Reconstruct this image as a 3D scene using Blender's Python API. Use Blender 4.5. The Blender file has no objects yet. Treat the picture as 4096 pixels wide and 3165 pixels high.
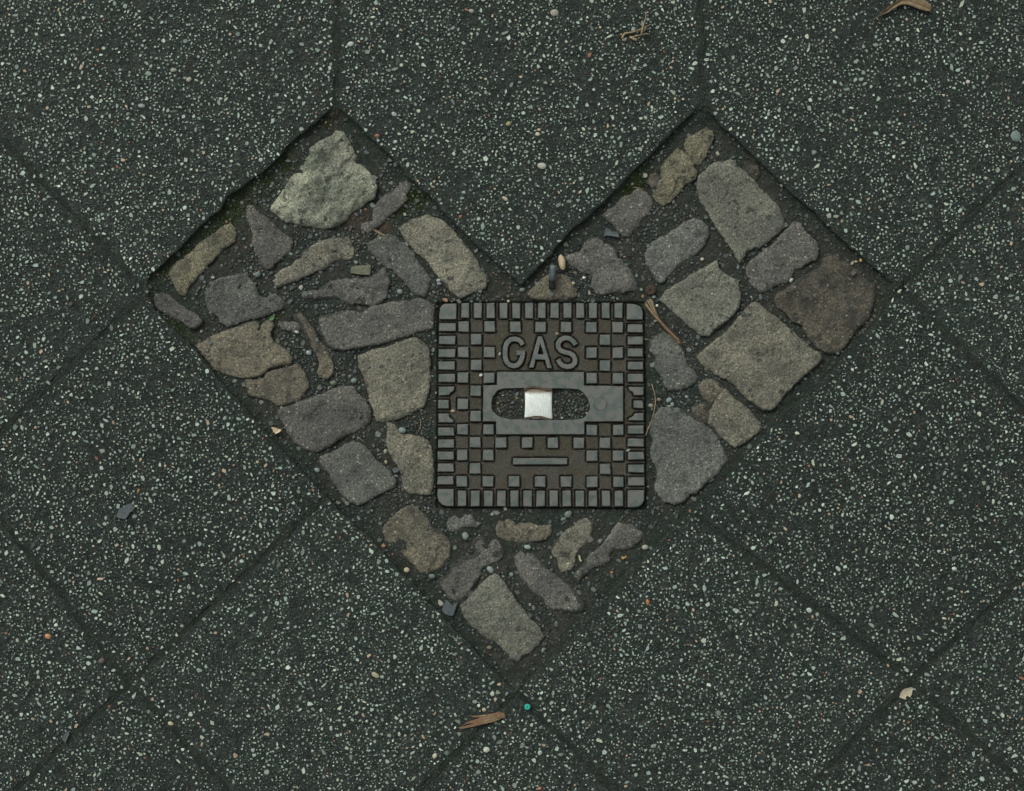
import bpy, math, random
import numpy as np
from mathutils import Vector
from mathutils.geometry import delaunay_2d_cdt

SC = bpy.context.scene
COL = SC.collection
rnd = random.Random(7)
rng = np.random.default_rng(11)

# ------------------------------------------------------------------ camera, sky, sun, exposure
PXM = 3560.0            # photograph pixels per metre of ground
CXP, CYP, HCAM = 2048.0, 1582.5, 1.40
cam_d = bpy.data.cameras.new('camera')
cam = bpy.data.objects.new('camera', cam_d); COL.objects.link(cam)
cam.location = (0, 0, HCAM); cam.rotation_euler = (0, 0, 0)
cam_d.sensor_width = 36.0
cam_d.lens = 36.0 * HCAM / (4096.0 / PXM)
cam_d.clip_start = 0.02; cam_d.clip_end = 200.0
SC.camera = cam

SUN_EL, SUN_AZ = math.radians(42), math.radians(-38)
w = bpy.data.worlds.new('World'); SC.world = w; w.use_nodes = True
wn = w.node_tree.nodes; wl = w.node_tree.links; wn.clear()
sky = wn.new('ShaderNodeTexSky'); sky.sky_type = 'NISHITA'; sky.sun_disc = False
sky.sun_elevation = SUN_EL; sky.sun_rotation = SUN_AZ
sky.dust_density = 4.0; sky.air_density = 1.0; sky.ozone_density = 1.0
hsv = wn.new('ShaderNodeHueSaturation'); hsv.inputs['Saturation'].default_value = 0.14   # grey, overcast sky
bg = wn.new('ShaderNodeBackground'); bg.inputs['Strength'].default_value = 0.12
wo = wn.new('ShaderNodeOutputWorld')
tint = wn.new('ShaderNodeMix'); tint.data_type = 'RGBA'; tint.blend_type = 'MULTIPLY'; tint.inputs[0].default_value = 1; tint.inputs[7].default_value = (.93, 1, .94, 1)
wl.new(sky.outputs[0], hsv.inputs['Color']); wl.new(hsv.outputs[0], tint.inputs[6]); wl.new(tint.outputs[2], bg.inputs['Color']); wl.new(bg.outputs[0], wo.inputs[0])
sun_d = bpy.data.lights.new('sun', 'SUN'); sun_d.energy = 0.9; sun_d.angle = math.radians(28); sun_d.color = (0.97, 1.0, 0.91)
sun = bpy.data.objects.new('sun', sun_d); COL.objects.link(sun)
sdir = Vector((math.sin(SUN_AZ) * math.cos(SUN_EL), math.cos(SUN_AZ) * math.cos(SUN_EL), math.sin(SUN_EL)))
sun.rotation_euler = sdir.to_track_quat('Z', 'Y').to_euler()
vs = SC.view_settings
vs.view_transform = 'Standard'; vs.look = 'None'; vs.gamma = 1.0; vs.use_curve_mapping = False; vs.exposure = 0.28
SC.render.engine = 'CYCLES'
SC.cycles.max_bounces = 5; SC.cycles.diffuse_bounces = 3; SC.cycles.glossy_bounces = 2

# ------------------------------------------------------------------ helpers
def W(px, py, z=0.0):
    """photograph pixel on the plane at height z (metres) -> world point"""
    k = (HCAM - z) / HCAM / PXM
    return ((px - CXP) * k, -(py - CYP) * k, z)

def WA(P, z):
    P = np.asarray(P, float); z = np.broadcast_to(np.asarray(z, float), (len(P),))
    k = (HCAM - z) / HCAM / PXM
    return np.stack([(P[:, 0] - CXP) * k, -(P[:, 1] - CYP) * k, z], 1)

def crop(ox, oy, s, pts):
    return [(ox + x * s, oy + y * s) for x, y in pts]
K7 = 700 / 1969.0; KG = 460 / 1726.0
T1 = lambda p: crop(560, 400, K7, p)
T2 = lambda p: crop(1160, 400, K7, p)
T3 = lambda p: crop(560, 900, K7, p)
T4 = lambda p: crop(1160, 900, K7, p)
T5 = lambda p: crop(2060, 900, K7, p)
T6 = lambda p: crop(2400, 400, K7, p)
T7 = lambda p: crop(2900, 450, K7, p)
T8 = lambda p: crop(2500, 1000, K7, p)
T9 = lambda p: crop(2900, 950, K7, p)
T10 = lambda p: crop(2500, 1500, K7, p)
T11 = lambda p: crop(2100, 1950, K7, p)
T12 = lambda p: crop(1450, 1950, K7, p)
T13 = lambda p: crop(1100, 1450, K7, p)
T14 = lambda p: crop(1750, 2250, K7, p)
G1 = lambda p: crop(1720, 1190, KG, p)
G2 = lambda p: crop(2140, 1190, KG, p)
G3 = lambda p: crop(1720, 1600, KG, p)
G4 = lambda p: crop(2140, 1600, KG, p)

def _hash(ix, iy, seed):
    h = (ix.astype(np.int64) * 374761393 + iy.astype(np.int64) * 668265263 + seed * 982451653) & 0x7fffffff
    h = ((h ^ (h >> 13)) * 1274126177) & 0x7fffffff
    h = (h ^ (h >> 16)) & 0x7fffffff
    return (h % 100003) / 100003.0

def vn(x, y, size, seed=0):
    """smooth value noise 0..1 with features about `size` px"""
    x = np.asarray(x, float) / size; y = np.asarray(y, float) / size
    ix = np.floor(x); iy = np.floor(y); fx = x - ix; fy = y - iy
    ux = fx * fx * (3 - 2 * fx); uy = fy * fy * (3 - 2 * fy)
    a = _hash(ix, iy, seed); b = _hash(ix + 1, iy, seed); c = _hash(ix, iy + 1, seed); d = _hash(ix + 1, iy + 1, seed)
    return (a * (1 - ux) + b * ux) * (1 - uy) + (c * (1 - ux) + d * ux) * uy

def fbm(x, y, size, seed=0, octv=4, gain=0.5):
    t = 0; a = 1; n = 0
    for i in range(octv):
        t = t + a * vn(np.asarray(x) + 137 * i, np.asarray(y) - 91 * i, size / 2 ** i, seed + i * 17); n += a; a *= gain
    return t / n

def inside(P, poly):
    P = np.asarray(P, float); q = np.asarray(poly, float)
    x, y = P[:, 0], P[:, 1]; r = np.zeros(len(P), bool)
    x1, y1 = q[:, 0], q[:, 1]; x2, y2 = np.roll(x1, -1), np.roll(y1, -1)
    for a, b, c, d in zip(x1, y1, x2, y2):
        if b == d: continue
        r ^= ((b > y) != (d > y)) & (x < (c - a) * (y - b) / (d - b) + a)
    return r

def seg_dist(P, A, B):
    P = np.asarray(P, float); A = np.asarray(A, float); B = np.asarray(B, float)
    out = np.full(len(P), 1e9)
    for a, b in zip(A, B):
        ab = b - a; L = (ab ** 2).sum() + 1e-9
        t = np.clip(((P - a) @ ab) / L, 0, 1)
        d = np.hypot(P[:, 0] - a[0] - t * ab[0], P[:, 1] - a[1] - t * ab[1])
        np.minimum(out, d, out=out)
    return out

def poly_dist(P, poly, closed=True):
    q = np.asarray(poly, float)
    return seg_dist(P, q, np.roll(q, -1, 0)) if closed else seg_dist(P, q[:-1], q[1:])

def densify(poly, step, closed=True):
    out = []; n = len(poly)
    for i in range(n if closed else n - 1):
        a = poly[i]; b = poly[(i + 1) % n]
        k = max(1, int(math.hypot(b[0] - a[0], b[1] - a[1]) / step))
        for j in range(k):
            out.append((a[0] + (b[0] - a[0]) * j / k, a[1] + (b[1] - a[1]) * j / k))
    if not closed: out.append(poly[-1])
    return out

def chaikin(poly, n=1):
    for _ in range(n):
        o = []
        for i in range(len(poly)):
            a = poly[i]; b = poly[(i + 1) % len(poly)]
            o.append((a[0] * .75 + b[0] * .25, a[1] * .75 + b[1] * .25)); o.append((a[0] * .25 + b[0] * .75, a[1] * .25 + b[1] * .75))
        poly = o
    return poly

def area(poly):
    q = np.asarray(poly); x, y = q[:, 0], q[:, 1]
    return 0.5 * float((x * np.roll(y, -1) - np.roll(x, -1) * y).sum())

def ccw(poly):            # orientation that is counter-clockwise in the world (pixel y points down)
    poly = list(poly)
    return poly if area(poly) < 0 else poly[::-1]

def offset(poly, d):
    """move outline inwards by d px (negative: outwards); poly is ccw() ordered"""
    q = np.asarray(poly, float); n = len(q)
    e = np.roll(q, -1, 0) - q; L = np.hypot(e[:, 0], e[:, 1]) + 1e-9
    nx = e[:, 1] / L; ny = -e[:, 0] / L
    mx = nx + np.roll(nx, 1); my = ny + np.roll(ny, 1); m = np.hypot(mx, my) + 1e-9; mx /= m; my /= m
    dot = np.clip(mx * nx + my * ny, 0.55, 1)
    s = -1.0
    return np.stack([q[:, 0] - s * mx * d / dot * -1, q[:, 1] - s * my * d / dot * -1], 1)

_t = ccw([(0, 0), (10, 0), (10, 10), (0, 10)])
if abs(area([tuple(p) for p in offset(_t, 1)])) > 100:
    _off = offset
    def offset(poly, d): return _off(poly, -d)

def fill(poly, holes=(), inner=()):
    """triangles of an outline with holes and extra interior points -> points, tris"""
    V = [Vector(p) for p in poly]; E = [(i, (i + 1) % len(poly)) for i in range(len(poly))]
    for h in holes:
        k = len(V); V += [Vector(p) for p in h]; E += [(k + i, k + (i + 1) % len(h)) for i in range(len(h))]
    V += [Vector(p) for p in inner]
    ov, oe, of, *_ = delaunay_2d_cdt(V, E, [], 0, 1e-4)
    ov = np.array([(v.x, v.y) for v in ov]); of = np.array([f for f in of if len(f) == 3], int)
    c = ov[of].mean(1); ok = inside(c, poly)
    for h in holes: ok &= ~inside(c, h)
    of = of[ok]
    a = ov[of]; s = (a[:, 1, 0] - a[:, 0, 0]) * (a[:, 2, 1] - a[:, 0, 1]) - (a[:, 1, 1] - a[:, 0, 1]) * (a[:, 2, 0] - a[:, 0, 0])
    of[s > 0] = of[s > 0][:, ::-1]            # face up once y is flipped
    return ov, of

def mesh_np(name, V, F, mat, parent=None, col=None, smooth=False, origin=None):
    V = np.asarray(V, np.float32); F = np.asarray(F, np.int32)
    if origin is not None: V = V - np.asarray(origin, np.float32)
    me = bpy.data.meshes.new(name)
    me.vertices.add(len(V)); me.vertices.foreach_set('co', V.ravel())
    n, k = F.shape
    me.loops.add(n * k); me.loops.foreach_set('vertex_index', F.ravel())
    me.polygons.add(n)
    me.polygons.foreach_set('loop_start', np.arange(0, n * k, k, dtype=np.int32))
    me.polygons.foreach_set('loop_total', np.full(n, k, np.int32))
    me.polygons.foreach_set('use_smooth', np.full(n, smooth, bool))
    me.update(calc_edges=True)
    if col is not None:
        c = np.ones((len(V), 4), np.float32); c[:, :3] = col
        at = me.color_attributes.new('Col', 'FLOAT_COLOR', 'POINT'); at.data.foreach_set('color', c.ravel())
    return link(name, me, mat, parent, origin)

def link(name, me, mat, parent=None, origin=None):
    o = bpy.data.objects.new(name, me); COL.objects.link(o)
    if mat is not None and not me.materials: me.materials.append(mat)
    po = Vector((0, 0, 0))
    if parent is not None:
        o.parent = parent
        p = parent
        while p is not None: po = po + p.location; p = p.parent
    if origin is not None: o.location = Vector([float(v) for v in origin]) - po
    else: o.location = -po
    return o

def mesh_py(name, V, F, mat, parent=None, origin=None, smooth=False):
    me = bpy.data.meshes.new(name)
    if origin is not None: V = [(v[0] - origin[0], v[1] - origin[1], v[2] - origin[2]) for v in V]
    me.from_pydata([tuple(map(float, v)) for v in V], [], F); me.update()
    if smooth: me.polygons.foreach_set('use_smooth', [True] * len(me.polygons))
    return link(name, me, mat, parent, origin)

def tag(o, label=None, cat=None, group=None, kind=None):
    if label: o['label'] = label
    if cat: o['category'] = cat
    if group: o['group'] = group
    if kind: o['kind'] = kind
    return o

def empty(name, loc):
    o = bpy.data.objects.new(name, None); COL.objects.link(o); o.location = loc; o.empty_display_size = 0.01
    return o

# ------------------------------------------------------------------ materials
class N:
    def __init__(s, name):
        s.m = bpy.data.materials.new(name); s.m.use_nodes = True; s.t = s.m.node_tree; s.t.nodes.clear()
        s.out = s.n('ShaderNodeOutputMaterial'); s.b = s.n('ShaderNodeBsdfPrincipled'); s.l(s.b.outputs[0], s.out.inputs[0])
        s.pos = s.n('ShaderNodeNewGeometry').outputs['Position']
    def n(s, t, **k):
        x = s.t.nodes.new(t)
        for a, v in k.items(): setattr(x, a, v)
        return x
    def l(s, a, b): s.t.links.new(a, b)
    def put(s, sock, v):
        if isinstance(v, (int, float)): sock.default_value = v
        elif isinstance(v, tuple): sock.default_value = v + (1,) if len(v) == 3 and len(sock.default_value) == 4 else v
        else: s.l(v, sock)
    def noise(s, scale, detail=3, rough=.55, dist=0, off=(0, 0, 0), vec=None):
        x = s.n('ShaderNodeTexNoise'); x.inputs['Scale'].default_value = scale; x.inputs['Detail'].default_value = detail
        x.inputs['Roughness'].default_value = rough; x.inputs['Distortion'].default_value = dist
        v = vec or s.pos
        if any(off):
            a = s.n('ShaderNodeVectorMath', operation='ADD'); s.l(v, a.inputs[0]); a.inputs[1].default_value = off; v = a.outputs[0]
        s.l(v, x.inputs['Vector']); return x.outputs['Fac']
    def vor(s, scale, feature='F1', rand=1.0, vec=None):
        x = s.n('ShaderNodeTexVoronoi', feature=feature); x.inputs['Scale'].default_value = scale; x.inputs['Randomness'].default_value = rand
        s.l(vec or s.pos, x.inputs['Vector']); return x
    def ramp(s, v, a, b, lo=0.0, hi=1.0):
        x = s.n('ShaderNodeMapRange'); s.put(x.inputs[0], v); x.inputs[1].default_value = a; x.inputs[2].default_value = b
        x.inputs[3].default_value = lo; x.inputs[4].default_value = hi; x.interpolation_type = 'SMOOTHSTEP'; return x.outputs[0]
    def mix(s, f, a, b, mode='MIX'):
        x = s.n('ShaderNodeMix', data_type='RGBA', blend_type=mode); s.put(x.inputs[0], f); s.put(x.inputs[6], a); s.put(x.inputs[7], b); return x.outputs[2]
    def math(s, op, a, b=0.0, c=0.0):
        x = s.n('ShaderNodeMath', operation=op); s.put(x.inputs[0], a); s.put(x.inputs[1], b); s.put(x.inputs[2], c); return x.outputs[0]
    def attr(s, name='Col'):
        x = s.n('ShaderNodeAttribute', attribute_name=name); return x.outputs['Color']
    def rand(s): return s.n('ShaderNodeObjectInfo').outputs['Random']
    def bump(s, h, dist, strength=1.0, prev=None):
        x = s.n('ShaderNodeBump'); x.inputs['Distance'].default_value = dist; x.inputs['Strength'].default_value = strength
        s.l(h, x.inputs['Height'])
        if prev is not None: s.l(prev, x.inputs['Normal'])
        s.l(x.outputs[0], s.b.inputs['Normal']); return x.outputs[0]
    def done(s, colour, rough=.8, spec=.3, metal=0.0):
        s.put(s.b.inputs['Base Color'], colour); s.put(s.b.inputs['Roughness'], rough)
        s.put(s.b.inputs['Specular IOR Level'], spec); s.put(s.b.inputs['Metallic'], metal); return s.m

def mat_slab(name='slab_concrete', far=False):
    k = N(name)
    big = k.noise(22, 3, .6); mid = k.noise(95, 4, .65, .6); fine = k.noise(650, 3, .6)
    c = k.mix(k.ramp(mid, .40, .60), (0.042, .045, .039), (0.018, .031, .026))
    c = k.mix(k.ramp(big, .35, .65), c, k.mix(.55, c, (0.017, .030, .025)))
    c = k.mix(k.ramp(fine, .35, .7), k.mix(.5, c, (.009, .011, .010)), c)
    # fine slivers of crushed stone in the matrix
    warp = k.n('ShaderNodeVectorMath', operation='MULTIPLY_ADD')
    nz = k.n('ShaderNodeTexNoise'); nz.inputs['Scale'].default_value = 420; k.l(k.pos, nz.inputs['Vector'])
    k.l(nz.outputs['Color'], warp.inputs[0]); warp.inputs[1].default_value = (.0016,) * 3; k.l(k.pos, warp.inputs[2])
    v = k.vor(900, vec=warp.outputs[0])
    sep = k.n('ShaderNodeSeparateColor'); k.l(v.outputs['Color'], sep.inputs[0])
    sel = k.math('GREATER_THAN', sep.outputs[0], .62)
    dot = k.math('MULTIPLY', sel, k.ramp(v.outputs['Distance'], .42, .26))
    tone = k.mix(sep.outputs[1], (.06, .068, .062), (.24, .26, .235))
    c = k.mix(dot, c, tone)
    rv = k.math('MULTIPLY_ADD', k.rand(), .22, .89); cv = k.n('ShaderNodeCombineColor'); [k.l(rv, cv.inputs[i]) for i in range(3)]
    c = k.mix(1, c, cv.outputs[0], 'MULTIPLY')
    if far:
        v2 = k.vor(230, vec=warp.outputs[0]); s2 = k.n('ShaderNodeSeparateColor'); k.l(v2.outputs['Color'], s2.inputs[0])
        d2 = k.math('MULTIPLY', k.math('GREATER_THAN', s2.outputs[0], .45), k.ramp(v2.outputs['Distance'], .40, .30))
        c = k.mix(d2, c, k.mix(s2.outputs[1], (.16, .17, .16), (.50, .49, .44)))
    rg = k.math('ABSOLUTE', k.math('SUBTRACT', k.noise(190, 4, .6, 1.2, (4, 2, 0)), .5))
    vein = k.math('MULTIPLY', k.ramp(rg, .022, .006), k.ramp(k.noise(80, 2, .5, 0, (7, 1, 0)), .45, .55))
    c = k.mix(k.math('MULTIPLY', vein, .85), c, (.006, .008, .007))
    h = k.math('ADD', k.math('MULTIPLY', mid, 1.4), k.math('MULTIPLY', k.noise(330, 4, .7), 1.0))
    h = k.math('ADD', h, k.math('MULTIPLY', fine, .35))
    h = k.math('SUBTRACT', h, vein)
    k.bump(h, .0045, 1.0)
    return k.done(c, k.ramp(k.noise(140, 2), .3, .7, .55, .85), .35)

def mat_pebble(name='aggregate_stone', amt=.8, rough=.6):
    k = N(name); c = k.attr()
    c = k.mix(k.ramp(k.noise(900, 2), .35, .65, 0, .45), c, k.mix(1, c, (.5, .5, .48), 'MULTIPLY'))
    k.bump(k.noise(1100, 2), .0006, amt)
    return k.done(c, rough, .4)

def mat_bed(name='dirty_mortar'):
    k = N(name); c = k.attr()
    f = k.noise(700, 4, .7); m = k.noise(130, 4, .65, .4)
    c = k.mix(k.ramp(m, .3, .7), k.mix(1, c, (.55, .58, .55), 'MULTIPLY'), c)
    c = k.mix(k.ramp(f, .42, .72), c, k.mix(1, c, (1.9, 1.85, 1.75), 'MULTIPLY'))
    v = k.vor(1000); sep = k.n('ShaderNodeSeparateColor'); k.l(v.outputs['Color'], sep.inputs[0])
    d = k.math('MULTIPLY', k.math('GREATER_THAN', sep.outputs[0], .93), k.ramp(v.outputs['Distance'], .42, .28))
    c = k.mix(d, c, (.22, .21, .18))
    k.bump(k.math('ADD', k.math('MULTIPLY', f, .6), m), .003, 1.0)
    return k.done(c, .85, .3)

def mat_stone(name, base, alt, speck=(.45, .36, .27), stain=.55, pit=1.0, bump=1.0, sp=.90):
    """natural cobble: mottled, gritty, flecked with pale grains, dark lichen stains and pits"""
    k = N(name)
    o = k.n('ShaderNodeObjectInfo'); ofs = k.n('ShaderNodeVectorMath', operation='MULTIPLY_ADD')
    k.l(o.outputs['Random'], ofs.inputs[0]); ofs.inputs[1].default_value = (3.1, 5.7, 1.9); k.l(k.pos, ofs.inputs[2]); P = ofs.outputs[0]
    n1 = k.noise(45, 5, .6, .5, vec=P); n2 = k.noise(520, 4, .75, vec=P); n3 = k.noise(60, 6, .62, .8, (3, 1, 0), vec=P)
    c = k.mix(k.ramp(n1, .35, .65), base, alt)
    tone = k.math('MULTIPLY_ADD', o.outputs['Random'], .22, .90)
    tv = k.n('ShaderNodeCombineColor'); [k.l(tone, tv.inputs[i]) for i in range(3)]
    c = k.mix(1, c, tv.outputs[0], 'MULTIPLY')
    c = k.mix(k.ramp(n2, .36, .64), k.mix(1, c, (.50, .50, .50), 'MULTIPLY'), k.mix(1, c, (1.45, 1.42, 1.36), 'MULTIPLY'))
    n4 = k.noise(1500, 2, .6, vec=P)
    c = k.mix(k.ramp(n4, .36, .64), k.mix(1, c, (.70, .70, .70), 'MULTIPLY'), k.mix(1, c, (1.25, 1.25, 1.22), 'MULTIPLY'))
    wv = k.n('ShaderNodeVectorMath', operation='MULTIPLY_ADD'); nz = k.n('ShaderNodeTexNoise'); nz.inputs['Scale'].default_value = 520; k.l(P, nz.inputs['Vector'])
    k.l(nz.outputs['Color'], wv.inputs[0]); wv.inputs[1].default_value = (.0022,) * 3; k.l(P, wv.inputs[2])
    v = k.vor(430, vec=wv.outputs[0]); s1 = k.n('ShaderNodeSeparateColor'); k.l(v.outputs['Color'], s1.inputs[0])
    d = k.math('MULTIPLY', k.math('GREATER_THAN', s1.outputs[0], sp), k.math('GREATER_THAN', k.math('MULTIPLY_ADD', s1.outputs[2], .38, .08), v.outputs['Distance']))
    d = k.math('MULTIPLY', d, k.math('MULTIPLY_ADD', s1.outputs[1], .6, .4))
    c = k.mix(d, c, k.mix(s1.outputs[1], speck, (.40, .40, .36)))
    v2 = k.vor(110, vec=P); s2 = k.n('ShaderNodeSeparateColor'); k.l(v2.outputs['Color'], s2.inputs[0])
    w = k.math('ADD', v2.outputs['Distance'], k.math('MULTIPLY', k.noise(260, 3, vec=P), .5))
    p = k.math('MULTIPLY', k.math('GREATER_THAN', s2.outputs[0], .62), k.ramp(w, .56, .38, 0, .55 * pit))
    c = k.mix(p, c, (.045, .046, .044))
    st = k.ramp(n3, .52, .60, 0, stain)
    n5 = k.ramp(k.noise(24, 3, .5, vec=P), .35, .65)
    c = k.mix(n5, k.mix(1, c, (.80, .80, .82), 'MULTIPLY'), k.mix(1, c, (1.14, 1.13, 1.10), 'MULTIPLY'))
    c = k.mix(st, c, (.040, .040, .037))
    fm = k.n('ShaderNodeSeparateColor'); k.l(k.attr(), fm.inputs[0])
    fm = k.math('ADD', fm.outputs[0], k.math('MULTIPLY_ADD', k.noise(380, 5, .7, vec=P), 1.3, -.65))
    c = k.mix(k.ramp(fm, .44, .72, 0, .88), c, k.mix(k.ramp(n2, .35, .65), (.022, .024, .021), (.048, .047, .041)))
    h = k.math('ADD', k.math('MULTIPLY', n2, .5), k.math('MULTIPLY', k.noise(170, 5, .65, vec=P), 1.2))
    h = k.math('SUBTRACT', h, k.math('MULTIPLY', p, .8))
    k.bump(h, .0030 * bump, 1.0)
    return k.done(c, .82, .3)

def mat_iron(name, face):
    k = N(name)
    n = k.noise(60, 3, .5); n2 = k.noise(900, 3, .7)
    if face:
        blot = k.ramp(k.noise(110, 1, .3, .1), .52, .56)
        c = k.mix(blot, (.148, .147, .138), (.106, .122, .115))
        c = k.mix(k.ramp(n2, .3, .7, 0, .6), c, k.mix(1, c, (.62, .6, .58), 'MULTIPLY'))
        c = k.mix(k.ramp(k.noise(240, 2), .64, .70, 0, .6), c, (.05, .05, .048))
        k.bump(n2, .0006, .6)
        return k.done(c, k.ramp(blot, 0, 1, .62, .45), .5, .25)
    c = k.attr()
    c = k.mix(k.ramp(n, .35, .65, 0, .5), c, k.mix(1, c, (1.0, .80, .60), 'MULTIPLY'))
    c = k.mix(k.ramp(n2, .3, .72), k.mix(1, c, (.6, .6, .6), 'MULTIPLY'), k.mix(1, c, (1.35, 1.35, 1.35), 'MULTIPLY'))
    v = k.vor(1100); sep = k.n('ShaderNodeSeparateColor'); k.l(v.outputs['Color'], sep.inputs[0])
    d = k.math('MULTIPLY', k.math('GREATER_THAN', sep.outputs[0], .975), k.ramp(v.outputs['Distance'], .4, .25))
    c = k.mix(d, c, (.30, .29, .25))
    k.bump(k.math('ADD', n2, k.noise(240, 4, .6)), .0016, .8)
    return k.done(c, .8, .3)

def mat_plain(name, a, b, scale=300, rough=.7, spec=.3, metal=0, bump=.0008, stretch=None):
    k = N(name); vec = None
    if stretch:
        mp = k.n('ShaderNodeMapping'); k.l(k.pos, mp.inputs[0]); mp.inputs['Scale'].default_value = stretch; vec = mp.outputs[0]
    n = k.noise(scale, 4, .65, vec=vec)
    k.bump(n, bump, .8)
    return k.done(k.mix(k.ramp(n, .3, .7), a, b), rough, spec, metal)

M = {
    'slab': mat_slab(), 'far': mat_slab('far_slab_concrete', True), 'agg': mat_pebble(), 'bed': mat_bed(),
    'grit': mat_pebble('grit_stone', 1.0, .7),
    'tan': mat_stone('tan_sandstone', (.205, .190, .155), (.175, .166, .138), speck=(.52, .40, .30), stain=.35),
    'brown': mat_stone('brown_sandstone', (.158, .138, .108), (.130, .118, .096), stain=.45),
    'purple': mat_stone('purple_sandstone', (.134, .128, .124), (.124, .119, .113), stain=.4, pit=.7, sp=.84),
    'blue': mat_stone('blue_grey_sandstone', (.132, .138, .132), (.128, .128, .122), stain=.4, pit=.6, sp=.85),
    'grey': mat_stone('pale_grey_sandstone', (.190, .186, .158), (.160, .162, .142), stain=.18),
    'pale': mat_stone('pale_rough_rock', (.40, .40, .325), (.20, .22, .18), speck=(.5, .5, .42), stain=.30, bump=1.7, sp=.7),
    'ochre': mat_stone('ochre_rock', (.225, .205, .145), (.155, .145, .108), stain=.45, bump=1.5),
    'dark': mat_stone('dark_wet_sandstone', (.128, .113, .090), (.072, .065, .056), stain=.75, sp=.90),
    'iron': mat_iron('worn_iron', True), 'rust': mat_iron('rusty_iron_floor', False),
}

# ------------------------------------------------------------------ slab layout (bishop's-mitre and diamond slabs)
C = dict(A=(-165, 370), B=(586, 1168), C=(1345, 430), D=(2085, 1143), E=(2810, 422), F=(3600, 1146), G=(4400, 360),
         H=(-150, 1880), I=(1308, 1986), J=(2766, 2046), K=(4450, 1990), L=(518, 2736), M=(2066, 2768), N_=(3641, 2720),
         O=(-250, 3450), P=(1290, 3560), Q=(2850, 3560), R=(4480, 3500),
         Z=(-930, 1120), Y=(-930, 2650), X=(5190, 1120), V=(5250, 2720), A2=(-165, -330), C2=(1356, -330), E2=(2800, -330), G2_=(4400, -330),
         Z2=(-1690, -330), Z3=(-1690, 370), X2=(5950, -330), X3=(5950, 370))
VIA = {
 'BC': [(603,1106),(649,1060),(720,996),(809,898),(880,844),(915,787),(987,741),(1058,684),(1115,635),(1160,578),(1260,496),(1302,457)],
 'CD': [(1388,464),(1480,553),(1551,620),(1633,709),(1711,780),(1768,842),(1860,940),(1915,989),(2032,1099)],
 'DE': [(2208,1018),(2282,930),(2399,828),(2501,725),(2604,623),(2707,513)],
 'EF': [(2880,500),(2983,599),(3075,684),(3149,763),(3256,852),(3344,941),(3455,1040),(3560,1128)],
 'FJ': [(3505,1283),(3358,1442),(3168,1642),(3055,1735),(2927,1880),(2813,1998)],
 'JM': [(2655,2149),(2573,2234),(2502,2327),(2409,2419),(2328,2505),(2255,2577),(2169,2662),(2105,2726)],
 'MI': [(2027,2737),(1949,2655),(1903,2602),(1835,2531),(1759,2448),(1695,2380),(1649,2327),(1606,2291),(1557,2234),(1503,2170),(1450,2124),(1370,2050)],
 'IB': [(1271,1948),(1171,1841),(1100,1766),(866,1500),(787,1398),(702,1319),(624,1241)],
}
def edge_pts(a, b):
    if a + b in VIA: return VIA[a + b]
    if b + a in VIA: return VIA[b + a][::-1]
    return []
def ring(keys):
    out = []
    for i, a in enumerate(keys):
        b = keys[(i + 1) % len(keys)]; out.append(C[a]); out += edge_pts(a, b)
    return out
C['N'] = C['N_']; C['G9'] = C['G2_']
HEART = ring(list('BCDEFJMI'))
HA = np.array(HEART)
C.update(L2=(520, 4300), M2=(2080, 4330), N2=(3680, 4300), W1=(5950, 1900))
SLABS = [['B', 'C', 'C2', 'A2', 'A'], ['C', 'D', 'E', 'E2', 'C2'], ['E', 'F', 'G', 'G9', 'E2'],
         ['Z', 'A', 'A2', 'Z2', 'Z3'], ['X', 'X3', 'X2', 'G9', 'G'],
         list('ABHZ'), list('BILH'), list('IMPL'), list('JNQM'), list('FKNJ'), list('GXKF'), list('HLOY'), list('KVRN'),
         ['L', 'P', 'L2', 'O'], ['M', 'Q', 'M2', 'P'], ['N', 'R', 'N2', 'Q'], ['X', 'W1', 'V', 'K']]

pave = tag(empty('pavement', (0, 0, 0)), 'dark exposed-aggregate concrete slabs laid diagonally around the heart', kind='structure')

def slab_outline(keys):
    pts = []; ins = []
    n = len(keys)
    for i in range(n):
        a, b = keys[i], keys[(i + 1) % n]
        on_heart = bool(edge_pts(a, b))
        seg = densify([C[a]] + edge_pts(a, b) + [C[b]], 22, False)[:-1]
        pts += seg; ins += [1.0 if on_heart else 7.0] * len(seg)
    poly = np.array(pts, float)
    if area(pts) > 0: poly = poly[::-1]; ins = ins[::-1]
    ins = np.array(ins); ins = (ins + np.roll(ins, 1) + np.roll(ins, -1)) / 3
    o1 = offset(poly, 1.0); nrm = o1 - poly; nl = np.hypot(nrm[:, 0], nrm[:, 1])[:, None]; nrm = nrm / nl
    jag = (fbm(poly[:, 0], poly[:, 1], 34, 5, 3) - .5) * 13
    return poly + nrm * (ins + jag)[:, None]

slab_objs = []; slab_polys = []
for keys in SLABS:
    o = slab_outline(keys); n = len(o)
    o_in = offset(o, 7.0)
    rims = [WA(o, -.040), WA(o, -.0022), WA(offset(o, 2.2), -.0007), WA(o_in, 0)]
    V = np.concatenate(rims); F = []
    for r in range(3):
        for i in range(n):
            j = (i + 1) % n; F.append([r * n + i, r * n + j, (r + 1) * n + j, (r + 1) * n + i])
    F.append([3 * n + i for i in range(n)])
    c = o.mean(0); org = W(c[0], c[1], 0)
    ob = mesh_py('paving_slab', V, F, M['slab'], pave, org)
    slab_objs.append(ob); slab_polys.append(o)

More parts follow.
